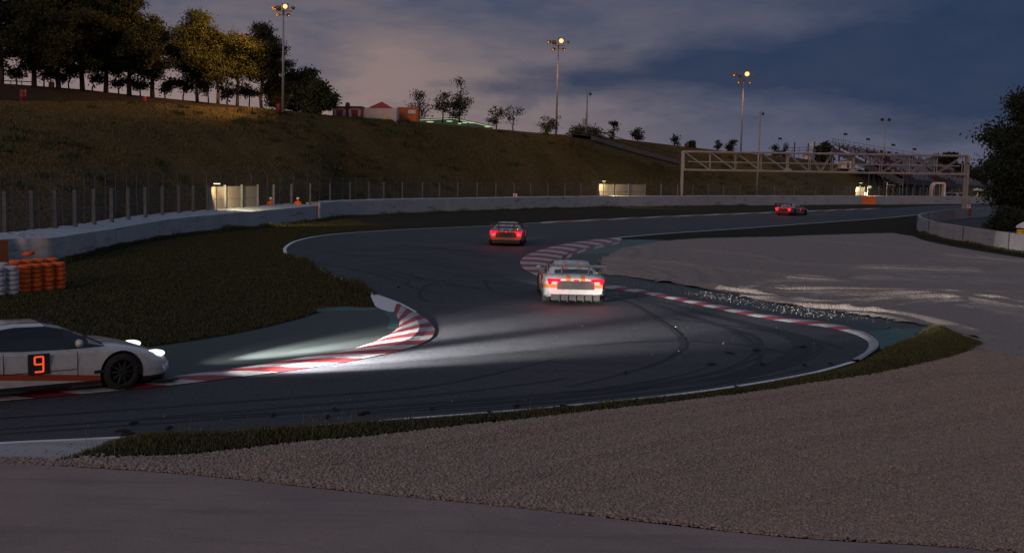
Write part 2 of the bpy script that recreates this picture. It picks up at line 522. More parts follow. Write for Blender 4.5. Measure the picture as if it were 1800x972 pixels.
def grid_field(name, poly, step, zf, mat, ragged=0.0):
    """fine ground grid clipped to an outline, with real relief"""
    xs = [p.x for p in poly]; ys = [p.y for p in poly]
    gx = np.arange(min(xs) - step, max(xs) + step, step); gy = np.arange(min(ys) - step, max(ys) + step, step)
    X, Y = np.meshgrid(gx, gy)
    if ragged:
        qx = X + ragged * (vnoise(X, Y, .35, 3) - .5) * 2 + ragged * (vnoise(X, Y, .09, 5) - .5) * 2
        qy = Y + ragged * (vnoise(X, Y, .35, 4) - .5) * 2 + ragged * (vnoise(X, Y, .09, 6) - .5) * 2
    else: qx, qy = X, Y
    I = inside(poly, qx, qy)
    D = dist_line(list(poly) + [poly[0]], X, Y)
    Z = zf(X, Y, D)
    ny, nx = X.shape
    cell = I[:-1, :-1] & I[1:, :-1] & I[:-1, 1:] & I[1:, 1:]
    idx = np.arange(nx * ny).reshape(ny, nx)
    j, i = np.nonzero(cell)
    Fc = np.stack([idx[j, i], idx[j, i + 1], idx[j + 1, i + 1], idx[j + 1, i]], 1)
    used = np.unique(Fc); remap = np.zeros(nx * ny, dtype=np.int32); remap[used] = np.arange(len(used))
    V = np.stack([X.ravel(), Y.ravel(), Z.ravel()], 1)[used]
    return np_mesh(name, V, remap[Fc], mat, smooth=True)

# ------------------------------------------------------------------ ground sheets
mb = MB()
mb.add([(-900, -60, -.03), (1200, -60, -.03), (1200, 2500, -.03), (-900, 2500, -.03)], [(0, 1, 2, 3)])
tag(mb.build('ground', M['terrain']), None, None, None, 'structure')

LOW_EDGE = [(-260, 797), (0, 779), (170, 771), (430, 757), (700, 737), (900, 722), (1050, 708), (1200, 692), (1320, 675), (1430, 655), (1500, 636), (1530, 620), (1536, 606), (1522, 592), (1480, 578), (1440, 569), (1330, 554), (1200, 526), (1120, 512), (1060, 502)]
CHIC = [(1060, 502), (1035, 482), (1010, 462), (1000, 452), (1010, 442), (1040, 431), (1075, 421)]
RIGHT_EDGE = [(1075, 419), (1120, 415), (1180, 410), (1300, 402), (1450, 391), (1560, 383), (1620, 377), (1700, 371), (1800, 365)]
UP_EDGE = [(1800, 358.5), (1720, 360), (1640, 362), (1550, 366.5), (1350, 374), (1160, 381.5), (960, 391), (860, 397), (720, 403), (620, 409), (560, 415), (520, 424), (503, 434), (501, 442), (510, 452), (560, 473), (620, 500), (658, 519)]
K1_OUT = [(662, 519), (700, 533), (730, 549), (750, 562), (762, 575), (764, 585), (757, 595), (740, 605), (715, 613), (680, 622), (610, 636), (500, 653), (430, 662), (350, 672), (280, 680), (200, 688), (100, 697), (0, 706), (-260, 728)]
poly = gline(LOW_EDGE, 6)[:-1] + gline(CHIC, 5)[:-1] + gline(RIGHT_EDGE, 4) + gline(UP_EDGE, 6)[:-1] + gline(K1_OUT, 5)
sheet('race_track', poly, M['asphalt'], 0.0)

# painted run-off behind the left kerb and paved strip there
K1_IN = [(651, 521), (661, 540), (690, 548), (697, 556), (701, 566), (699, 575), (688, 585), (660, 599), (617, 614), (560, 624), (500, 633), (430, 645), (350, 656), (280, 665), (200, 673), (100, 682), (0, 691), (-260, 712)]
sheet('runoff_paint', gline([(661, 541)] + K1_IN[2:], 4) + gline([(-260, 672), (0, 640), (200, 619), (400, 590), (520, 563), (570, 547), (610, 541), (661, 540)], 4), M['teal_dark'], .003)
sheet('runoff_paint', gline([(697, 556), (701, 566), (699, 575), (694, 579), (681, 577), (685, 566), (681, 555), (670, 548), (690, 549)], 3), M['teal'], .007)
sheet('runoff_paint', gline([(552, 541), (600, 539), (640, 541), (662, 541), (655, 546), (600, 547), (556, 548)], 3), M['teal'], .007)
# white apron at the start of the left kerb
sheet('painted_apron', gline([(651, 520), (662, 518), (682, 525), (708, 537), (700, 540), (690, 549), (663, 541), (656, 531)], 4), M['line'], .011)

# paved strip and green paint behind the right kerb
sheet('runoff_paint', gline([(1000, 452), (1012, 438), (1050, 428), (1085, 421), (1180, 423), (1150, 430), (1090, 446), (1075, 462), (1085, 478), (1120, 486), (1240, 506), (1350, 526), (1460, 542), (1540, 553), (1620, 570), (1640, 577), (1600, 600), (1550, 615), (1545, 600), (1515, 582), (1480, 572), (1440, 566), (1330, 549), (1200, 522), (1120, 507), (1050, 497), (1025, 478)], 3), M['teal_dark'], .003)
sheet('runoff_paint', gline([(1524, 584), (1560, 580), (1612, 577), (1628, 577), (1600, 600), (1552, 614), (1546, 602), (1538, 591)], 3), M['teal'], .009)
sheet('runoff_paint', gline([(1085, 423), (1130, 422), (1165, 424), (1120, 433), (1080, 443), (1045, 446), (1010, 446), (1030, 436)], 3), M['teal'], .007)

# service road behind the right barrier
sheet('service_road', gline([(1640, 391), (1673, 386), (1705, 383), (1764, 378), (1900, 374), (1960, 420), (1780, 410), (1700, 404), (1655, 399)], 3), M['asphalt'], .004)
# pale concrete pad and the concrete apron at the bottom
sheet('concrete_pad', gline([(-300, 797), (0, 780), (170, 772), (230, 770), (100, 810), (0, 818), (-300, 830)], 2), M['concrete_pale'], .004)
CON = [(-400, 806), (0, 816), (150, 823), (360, 838), (600, 864), (900, 893), (1150, 921), (1400, 947), (1700, 966), (2100, 1005)]
sheet('concrete_apron', gline(CON, 4) + [G(2300, 1300), G(900, 1900), G(-600, 1400)], M['concrete'], .010)

# ------------------------------------------------------------------ painted lines
strip('track_line', gline(LOW_EDGE[:11], 8), .12, M['line'], .006)
strip('track_line', gline(UP_EDGE[5:], 8), .16, M['line'], .006)
strip('track_line', gline(RIGHT_EDGE, 6), .22, M['line'], .006)
strip('track_line', gline(K1_OUT[:3], 6), .12, M['line'], .015)

# ------------------------------------------------------------------ kerbs
def kerb(name, out, inn, n_stripes, zmid=.055, first=0, white_from=None, skew=.5, sub=4):
    A = resample(gline(out, 10), n_stripes * sub); B = resample(gline(inn, 10), n_stripes * sub)
    nA = len(A); mb = MB(); W = 6
    prof = [0.012, .03, zmid, zmid, zmid * .9, zmid * .75, .0]
    def pt(i, u):
        q = min(max(i + skew * sub * (u - .5) * 2, 0), nA - 1)
        k = int(q); t = q - k
        a = A[k].lerp(A[min(k + 1, nA - 1)], t); b = B[k].lerp(B[min(k + 1, nA - 1)], t)
        return a.lerp(b, u)
    vs = []
    for i in range(nA):
        for j in range(W + 1):
            p = pt(i, j / W); vs.append((p.x, p.y, prof[j]))
    mb.v = vs
    for i in range(nA - 1):
        s = i // sub
        red = (s + first) % 2 == 0
        if white_from is not None and s >= white_from: red = False
        for j in range(W):
            a = i * (W + 1) + j
            mb.f.append((a, a + W + 1, a + W + 2, a + 1)); mb.m.append(0 if red else 1)
    o = mb.build(name, [M['red_kerb'], M['white_kerb']])
    bm = bmesh.new(); bm.from_mesh(o.data)
    for f in bm.faces:
        if f.normal.z < 0: f.normal_flip()
    bm.to_mesh(o.data); bm.free()
    return tag(o, None, None, None, 'structure')
kerb('kerb', K1_OUT[1:], K1_IN[2:], 26, first=0, skew=.45)
K2_OUT = [(1082, 418.5), (1040, 422), (1000, 428), (970, 434), (945, 441), (926, 449), (916, 457), (915, 465), (921, 473), (932, 480), (948, 487), (962, 496), (968, 506)]
K2_IN = [(1096, 421), (1062, 430), (1025, 437), (1002, 444), (990, 451), (983, 458), (981, 465), (983, 472), (988, 480), (993, 488), (995, 495), (992, 502), (980, 508)]
kerb('kerb', K2_OUT, K2_IN, 24, first=1, skew=.25)
kerb('kerb', [(1100, 423), (1065, 431), (1030, 438), (1006, 445), (994, 452), (988, 458)], [(1103, 423.5), (1072, 432), (1040, 439), (1015, 446), (1002, 453), (995, 459)], 9, first=0, zmid=.04)
K3_OUT = [(1050, 506), (1120, 515), (1200, 531), (1270, 546), (1340, 560), (1400, 569), (1440, 574), (1480, 582), (1508, 591), (1525, 601), (1526, 612), (1515, 623), (1488, 637)]
K3_IN = [(1050, 498), (1120, 508), (1200, 523), (1270, 537), (1330, 549), (1390, 559), (1440, 565), (1480, 572), (1515, 582), (1536, 592), (1545, 602), (1541, 613), (1512, 633)]
kerb('kerb', K3_OUT, K3_IN, 30, first=0, white_from=22, zmid=.045, skew=.9)
kerb('kerb', [(950, 393), (1160, 382.5), (1350, 375), (1550, 367.5)], [(950, 390.5), (1160, 380.5), (1350, 373), (1550, 365.5)], 26, first=1, zmid=.04)

# ------------------------------------------------------------------ gravel
FARG = gline([(1052, 482), (1046, 466), (1066, 447), (1120, 431), (1200, 421), (1340, 417), (1480, 413), (1572, 410.5), (1610, 420), (1660, 431), (1730, 444), (1800, 457), (1960, 478), (2200, 512)], 5) + gline([(2300, 820), (2080, 750), (1980, 712), (1760, 640), (1712, 606), (1705, 594), (1690, 585), (1650, 578), (1560, 563), (1440, 545), (1330, 529), (1220, 507), (1100, 488)], 4)
sheet('gravel_bed', gline([(1040, 482), (1046, 455), (1120, 431), (1340, 417), (1572, 411), (1660, 431), (1960, 478), (2500, 560), (3000, 720)], 3) + [G(3000, 1060), G(2200, 1120)] + gline([(1700, 965), (900, 892), (0, 816.5), (-120, 815), (100, 808), (430, 788), (900, 737), (1320, 688), (1600, 642), (1640, 574), (1440, 546), (1220, 508), (1100, 489)], 3), M['gravel'], -.012)
RUTS = [[(1030, 462), (1080, 470), (1140, 471), (1180, 480), (1195, 500), (1190, 512)], [(1100, 458), (1180, 466), (1225, 475), (1250, 490), (1248, 503)],
        [(1090, 480), (1150, 489), (1230, 505), (1340, 523)], [(1060, 458), (1130, 462), (1220, 470), (1330, 482), (1440, 492)],
        [(1100, 440), (1125, 437), (1128, 450), (1110, 458)], [(1330, 510), (1450, 509), (1600, 512), (1800, 518)], [(1340, 514), (1500, 514), (1650, 518), (1800, 528)],
        [(1440, 530), (1560, 522), (1700, 524), (1800, 540)], [(1410, 422), (1500, 430), (1600, 438), (1700, 452), (1800, 461)], [(1210, 440), (1330, 452), (1360, 462), (1500, 470), (1700, 476)],
        [(1520, 545), (1600, 530), (1660, 527)], [(1400, 540), (1500, 548), (1600, 562), (1700, 588)]]
ruts = [gline(r, 6) for r in RUTS]
def z_far(X, Y, D):
    z = .02 + .04 * vnoise(X, Y, 2.6, 8) + .018 * vnoise(X, Y, .8, 9) + .012 * vnoise(X, Y, .3, 10)
    for k, r in enumerate(ruts):
        d = dist_line(r, X, Y)
        z += .06 * np.exp(-((d - .5) / .25) ** 2) - .05 * np.exp(-(d / .28) ** 2)
    return z * np.clip(D / .5, .45, 1)
tag(grid_field('gravel_trap', FARG, .12, z_far, M['gravel'], .20), None, None, None, 'structure')
GRASS_LOW = [(100, 810), (150, 806), (230, 802), (320, 800), (420, 790), (520, 778), (640, 768), (760, 754), (900, 739), (1050, 722), (1200, 705), (1320, 690), (1430, 673), (1520, 660), (1600, 644), (1680, 625), (1728, 606)]
NEARG = gline(GRASS_LOW, 4) + gline([(1735, 606), (1900, 640), (2150, 700)], 3) + [G(2500, 800), G(2500, 1040)] + gline([(2100, 1003), (1700, 964), (1400, 945), (1150, 919), (900, 891), (600, 862), (360, 836), (150, 821), (0, 816), (-120, 814), (-100, 806), (0, 803), (90, 806)], 4)
FUR = [gline(q, 8) for q in ([(700, 905), (1000, 835), (1350, 760), (1800, 690)], [(820, 915), (1150, 850), (1500, 780), (1850, 720)], [(430, 838), (700, 805), (1000, 760), (1300, 715), (1650, 655)], [(900, 760), (1200, 722), (1500, 690), (1850, 650)], [(1200, 935), (1500, 870), (1850, 800)])]
def z_near(X, Y, D):
    fz = 0
    for q in FUR:
        d = dist_line(q, X, Y) + .12 * vnoise(X, Y, 1.1, 44)
        fz = fz + .045 * np.exp(-((d - .38) / .15) ** 2) - .05 * np.exp(-(d / .20) ** 2)
    z = .012 + .10 * vnoise(X, Y, 3.0, 18) ** 2 + .05 * vnoise(X, Y, .9, 19) + .02 * vnoise(X, Y, .25, 12) + fz * np.clip(D / .6, 0, 1)
    return z * np.clip(D / .9, .06, 1)
tag(grid_field('gravel_trap', NEARG, .07, z_near, M['gravel'], .05), None, None, None, 'structure')
# single stones lying on top of the near gravel
def stones(name, XY, Z, size):
    t = (1 + 5 ** .5) / 2
    ico = np.array([(-1, t, 0), (1, t, 0), (-1, -t, 0), (1, -t, 0), (0, -1, t), (0, 1, t), (0, -1, -t), (0, 1, -t), (t, 0, -1), (t, 0, 1), (-t, 0, -1), (-t, 0, 1)]) / math.sqrt(1 + t * t)
    fc = np.array([(0, 11, 5), (0, 5, 1), (0, 1, 7), (0, 7, 10), (0, 10, 11), (1, 5, 9), (5, 11, 4), (11, 10, 2), (10, 7, 6), (7, 1, 8), (3, 9, 4), (3, 4, 2), (3, 2, 6), (3, 6, 8), (3, 8, 9), (4, 9, 5), (2, 4, 11), (6, 2, 10), (8, 6, 7), (9, 8, 1)])
    n = len(XY)
    a = rng.random(n) * 6.283
    sx = size * (.75 + .7 * rng.random(n)); sy = size * (.6 + .5 * rng.random(n)); sz = size * (.42 + .38 * rng.random(n))
    V = ico[None] * np.stack([sx, sy, sz], 1)[:, None, :] * (1 + .22 * (rng.random((n, 12, 1)) - .5))
    tl = (rng.random(n) - .5) * .9
    y = V[..., 1] * np.cos(tl)[:, None] - V[..., 2] * np.sin(tl)[:, None]; z = V[..., 1] * np.sin(tl)[:, None] + V[..., 2] * np.cos(tl)[:, None]
    x = V[..., 0]
    X = x * np.cos(a)[:, None] - y * np.sin(a)[:, None]; Y = x * np.sin(a)[:, None] + y * np.cos(a)[:, None]
    P = np.stack([X + XY[:, 0:1], Y + XY[:, 1:2], z + (Z + sz * .45)[:, None]], 2).reshape(-1, 3)
    Fc = (fc[None] + 12 * np.arange(n)[:, None, None]).reshape(-1, 3)
    return tag(np_mesh(name, P, Fc, M['stone'], smooth=True), None, None, None, 'stuff')
def scatter(poly, n, weight=None):
    xs = [p.x for p in poly]; ys = [p.y for p in poly]
    X = rng.uniform(min(xs), max(xs), n); Y = rng.uniform(min(ys), max(ys), n)
    k = inside(poly, X, Y)
    X, Y = X[k], Y[k]
    if weight is not None:
        k = rng.random(len(X)) < weight(X, Y); X, Y = X[k], Y[k]
    return X, Y
X, Y = scatter(NEARG, 520000, lambda X, Y: np.clip((34 - Y) / 12, 0, 1) * (np.abs(X / np.maximum(Y, 1)) < .5))
Dn = dist_line(NEARG + [NEARG[0]], X, Y)
stones('gravel_stones', np.stack([X, Y], 1), z_near(X, Y, Dn), .010 + .017 * rng.random(len(X)) ** 1.8)
L = resample(gline([(100, 818), (360, 837), (600, 863), (900, 892), (1150, 920), (1400, 946), (1700, 965)], 6), 2600)
P = np.array([(p.x + random.gauss(0, .10), p.y + .12 + abs(random.gauss(0, .22))) for p in L])
stones('edge_stones', P, np.full(len(P), .012), .016 + .022 * rng.random(len(P)))
# pebbles thrown onto the paved strip, the track edges and the concrete
pts = []
for line, n, sp in (([(1060, 487), (1220, 514), (1330, 535), (1440, 552), (1530, 562)], 520, .55), ([(1090, 494), (1330, 540), (1460, 556)], 350, .9), ([(1020, 448), (1060, 440)], 160, .6),
                    ([(0, 814), (150, 820), (360, 838), (600, 866), (900, 897), (1300, 940)], 260, .22), ([(0, 806), (120, 800), (150, 790)], 60, .5), ([(200, 760), (700, 728), (1100, 690)], 26, .8), ([(1100, 600), (1300, 600), (1450, 620)], 22, 2.0), ([(620, 420), (720, 440), (650, 460)], 40, 3.0)):
    L = resample(gline(line, 6), n)
    for p in L:
        pts.append((p.x + random.gauss(0, sp), p.y + random.gauss(0, sp)))
P = np.array(pts)
stones('loose_pebbles', P, np.full(len(P), .006), .008 + .010 * rng.random(len(P)))

# rubber crumbs thrown off tyres
mb = MB()
for px, py in [(216, 758), (225, 764), (235, 744), (297, 753), (480, 729), (575, 733), (590, 720), (908, 714), (905, 715), (860, 725), (1282, 621), (1340, 640), (1410, 610), (1432, 592), (1460, 640), (1578, 580), (1415, 642), (1330, 616), (1560, 576), (1462, 681), (1660, 655), (1453, 680), (640, 727), (1100, 655), (700, 505), (590, 452), (1250, 640), (760, 719)]:
    p = G(px, py, .02)
    a = random.random() * 6; l = random.uniform(.05, .14)
    mb.tube([p + Vector((math.cos(a) * l * q, math.sin(a) * l * q, .02 * abs(math.sin(q * 3)))) for q in (-1, -.3, .4, 1)], [.012, .03, .025, .01], 5)
tag(mb.build('rubber_debris', M['rubber']), None, None, None, 'stuff')

# tyre marks on the asphalt
for px in ([[(660, 466), (690, 476), (740, 488), (790, 498), (860, 512), (950, 528)], [(722, 478), (726, 486), (745, 492), (780, 496), (830, 515)], [(718, 492), (720, 503), (750, 511), (800, 522)], [(736, 513), (740, 523), (752, 532)], [(850, 492), (858, 504), (866, 512)], [(800, 490), (770, 496), (745, 505), (736, 516)],
            [(520, 432), (600, 447), (700, 456), (800, 470)], [(560, 462), (640, 478), (720, 500)], [(1060, 520), (1120, 540), (1200, 600), (1150, 640), (1000, 680)], [(1080, 516), (1180, 545), (1300, 590), (1330, 640), (1200, 675)], [(1100, 516), (1260, 556), (1380, 590), (1420, 625), (1300, 665), (1150, 690), (900, 712)],
            [(-100, 762), (200, 740), (500, 716), (800, 690), (1000, 665)], [(-100, 742), (200, 722), (500, 700), (760, 678), (980, 630)], [(-100, 770), (300, 742), (700, 712), (1050, 684), (1300, 650)], [(1180, 396), (1300, 391), (1420, 384), (1560, 376)], [(1060, 402), (1200, 391), (1400, 381)], [(1180, 560), (1330, 580), (1440, 600), (1480, 615)], [(1000, 610), (1150, 600), (1290, 605), (1390, 622)]]):
    L = gline(px, 10)
    w = [.16 * (.35 + .65 * math.sin(math.pi * (i + .5) / len(L))) for i in range(len(L))]
    strip('skid_mark', L, w, M['skid'], .004 + .0007 * random.random())

IN_ = gline([(1052, 522), (1180, 560), (1270, 600), (1190, 655), (900, 697), (400, 728), (-150, 756)], 10)
OUT_ = gline([(1100, 516), (1340, 568), (1490, 612), (1350, 662), (1000, 706), (500, 742), (-150, 776)], 10)
for k in range(15):
    u = random.random(); a0 = random.randint(0, 30); a1 = min(len(IN_) - 1, a0 + random.randint(14, 34)); wob = random.uniform(-.1, .1)
    L = [IN_[i].lerp(OUT_[i], min(max(u + wob * math.sin(i * .09), 0), 1)) for i in range(a0, a1)]
    wd_ = random.uniform(.04, .20)
    strip('skid_mark', L, [wd_ * math.sin(math.pi * (i + .5) / len(L)) for i in range(len(L))], M['skid'], .0045 + .0001 * k)
UP_ = gline([(540, 430), (640, 425), (760, 428), (870, 440)], 8); LO_ = gline([(600, 480), (700, 495), (800, 505), (930, 520)], 8)
for k in range(14):
    u = random.random(); L = [UP_[i].lerp(LO_[i], min(1, max(0, u + .1 * math.sin(i * .2 + k)))) for i in range(random.randint(0, 8), len(UP_))]
    strip('skid_mark', L, [.10 * random.uniform(.5, 1.2) * math.sin(math.pi * (i + .5) / len(L)) for i in range(len(L))], M['skid'], .0045 + .0001 * k)

# ------------------------------------------------------------------ grass blades
def blades(name, X, Y, Z, h, mat, lean=.5, w=.012):
    n = len(X); a = rng.random(n) * 6.283; hh = h * (.5 + .9 * rng.random(n))
    ln = lean * hh * (rng.random(n) + .1); b = rng.random(n) * 6.283
    ww = w * (.6 + .8 * rng.random(n))
    dx, dy = np.cos(a) * ww, np.sin(a) * ww
    lx, ly = np.cos(b) * ln, np.sin(b) * ln
    z = np.zeros(n) + Z
    v = np.stack([np.stack([X - dx, Y - dy, z - .01], 1), np.stack([X + dx, Y + dy, z - .01], 1),
                  np.stack([X + lx * .4 + dx * .7, Y + ly * .4 + dy * .7, z + hh * .6], 1), np.stack([X + lx * .4 - dx * .7, Y + ly * .4 - dy * .7, z + hh * .6], 1),
                  np.stack([X + lx, Y + ly, z + hh], 1)], 1).reshape(-1, 3)
    k = 5 * np.arange(n)[:, None]
    F3 = np.concatenate([k + np.array([[0, 1, 2]]), k + np.array([[0, 2, 3]]), k + np.array([[3, 2, 4]])], 0)
    return tag(np_mesh(name, v, F3, mat), None, None, None, 'stuff')
GW = gline([(100, 809), (160, 790), (200, 775), (270, 765), (430, 758), (600, 745), (760, 735), (900, 724), (1050, 710), (1200, 695), (1320, 679), (1430, 660), (1505, 641), (1545, 620), (1560, 610), (1600, 596), (1625, 580), (1642, 573), (1665, 578), (1690, 590), (1722, 600)], 5) + gline(list(reversed(GRASS_LOW)), 4)
o = grid_field('grass_bank', GW, .12, lambda X, Y, D: .012 + np.clip(D / .8, 0, 1) * (.06 + .10 * vnoise(X, Y, 1.2, 21) + .05 * vnoise(X, Y, .4, 22)), M['terrain'], .12)
tag(o, None, None, None, 'structure')
X, Y = scatter(GW, 420000)
D = dist_line(GW + [GW[0]], X, Y)
Zg = np.clip(D / .8, 0, 1) * (.06 + .10 * vnoise(X, Y, 1.2, 21) + .05 * vnoise(X, Y, .4, 22))
blades('grass', X, Y, Zg, .035 + .09 * vnoise(X, Y, .7, 31) ** 2 * np.clip(D / .3, .4, 1), M['grass_green'], .9, .006)
X, Y = scatter(GW, 9000, lambda X, Y: (X < 1) * (vnoise(X, Y, .5, 41) > .60))
blades('grass', X, Y, .05, .26, M['straw'], .9, .004)
# rough grass along the foot of walls, the island edge and the verges
XS, YS = [], []
def along(pts, n, sp):
    for p in resample(gline(pts, 6), n):
        c = random.random() ** 2
        for _ in range(3):
            XS.append(p.x + random.gauss(0, sp)); YS.append(p.y + random.gauss(0, sp))
along([(110, 461), (200, 437), (300, 417), (400, 405), (480, 398), (563, 389)], 2600, .16)
along([(563, 389), (600, 382), (750, 375), (900, 369), (1050, 365), (1200, 363), (1310, 361.5)], 2600, .25)
along([(1622, 411), (1644, 417), (1705, 429), (1775, 442), (1860, 456)], 1800, .2)
along([(500, 448), (520, 460), (600, 495), (650, 519)], 600, .15)
blades('grass', np.array(XS), np.array(YS), 0, .11 + .25 * vnoise(np.array(XS), np.array(YS), 1.6, 51) ** 3, M['grass'], .6, .016)
ISL = gline([(-260, 668), (0, 636), (200, 615), (400, 586), (520, 559), (560, 546), (600, 540), (655, 538), (640, 518), (600, 496), (540, 468), (505, 452), (496, 440), (500, 430), (560, 411), (700, 401)], 3) + gline([(600, 384), (480, 400), (300, 420), (110, 465), (-260, 530)], 3)
X, Y = scatter(ISL, 330000)
blades('grass', X, Y, -.03, .045 + .04 * vnoise(X, Y, 2.5, 61), M['grass'], .8, .016)

# ------------------------------------------------------------------ hill
WALLBASE = [(-300, 500), (-150, 484), (0, 470), (100, 458), (200, 435), (300, 415), (400, 403), (480, 396), (560, 388), (600, 380), (750, 373), (900, 368.5), (1050, 364.5), (1200, 362.3), (1300, 361), (1525, 359), (1640, 358.5), (1760, 358), (1950, 358)]
def wallY(px): return G(px, interp(px, WALLBASE)).y
def fenceP(px, dY=4.0):
    return GY(px, wallY(px) + dY)
CREST = [(-300, 170, 86), (0, 178, 95), (150, 179, 102), (300, 184, 108), (450, 191, 113), (500, 195, 116), (580, 203, 122), (700, 212, 132), (850, 226, 145), (980, 237, 155), (1100, 246, 168), (1200, 258, 180), (1300, 269, 195), (1400, 278, 210), (1470, 289, 222), (1560, 310, 240), (1650, 326, 262), (1800, 336, 300), (2100, 341, 330)]
cy1 = [(a, b) for a, b, c in CREST]; cyd = [(a, c) for a, b, c in CREST]
CY2 = [(-300, 135), (0, 147), (60, 151), (150, 158), (220, 166), (300, 174), (400, 184), (470, 191.5), (520, 196)]
def crest(px): return at(px, interp(px, cy1), interp(px, cyd))
def crest2(px):
    y = interp(px, CY2) if px < 520 else interp(px, cy1) - .4
    return at(px, y, interp(px, cyd) + 6)
def hill_pt(px, t):
    b = fenceP(px, 11); c = crest(px)
    p = b.lerp(c, t)
    s = t ** .92
    p.z = -.05 + (c.z + .05) * (s * .85 + .15 * s * s * (3 - 2 * s))
    return p
cols = np.arange(-300, 2110, 7.0); NT = 44
V = []
for px in cols:
    for k in range(NT + 1):
        p = hill_pt(px, k / NT)
        a = min(1, 4 * (k / NT) * (1 - k / NT) + .1)
        p.z += a * (.8 * (float(vnoise(np.array(p.x), np.array(p.y), 11., 71)) - .5) + .3 * (float(vnoise(np.array(p.x), np.array(p.y), 3., 72)) - .5) + .25 * (float(vnoise(np.array(p.x), np.array(p.y), 1.2, 73)) - .5))
        V.append(p)
    c, c2 = crest(px), crest2(px)
    for q in (.33, .66, 1.0):
        p = c.lerp(c2, q); V.append(p)
    V.append(c2 + Vector((0, 4, -.1))); V.append(c2 + Vector((0, 40, -c2.z * .75))); V.append(c2 + Vector((0, 90, -c2.z - 1)))
K = NT + 7
Fc = [];
for i in range(len(cols) - 1):
    for k in range(K - 1): Fc.append((i * K + k, (i + 1) * K + k, (i + 1) * K + k + 1, i * K + k + 1))
o = np_mesh('hill', [tuple(p) for p in V], Fc, [M['hill'], M['dirt']], smooth=True)
mi = np.zeros(len(Fc), dtype=np.int32)
for i in range(len(cols) - 1):
    if cols[i] < 430: mi[i * (K - 1) + NT:i * (K - 1) + NT + 4] = 1
o.data.polygons.foreach_set('material_index', mi)
tag(o, None, None, None, 'structure')
HILLV = np.array([tuple(p) for p in V]).reshape(len(cols), K, 3)
def on_hill(n):
    u = rng.uniform(0, len(cols) - 2, n); w = rng.uniform(.5, NT - .2, n)
    i = u.astype(int); k = w.astype(int); fu = (u - i)[:, None]; fw = (w - k)[:, None]
    return (HILLV[i, k] * (1 - fu) + HILLV[i + 1, k] * fu) * (1 - fw) + (HILLV[i, k + 1] * (1 - fu) + HILLV[i + 1, k + 1] * fu) * fw
P = on_hill(230000)
c = vnoise(P[:, 0], P[:, 1], 4., 81)
blades('hill_grass', P[:, 0], P[:, 1], P[:, 2], .08 + .22 * c ** 2, m_island('hill_blade', [(.118, .082, .032), (.070, .056, .022), (.140, .098, .040), (.085, .066, .027)]), .9, .03)
# low weeds dotted over the slope
P = on_hill(700); P = P[vnoise(P[:, 0], P[:, 1], 6., 83) > .55]
q = np.repeat(P, 60, 0) + rng.normal(0, .28, (len(P) * 60, 3)) * np.array([1, 1, .2])
blades('weeds', q[:, 0], q[:, 1], q[:, 2], .28, M['leaf'], 1.0, .04)

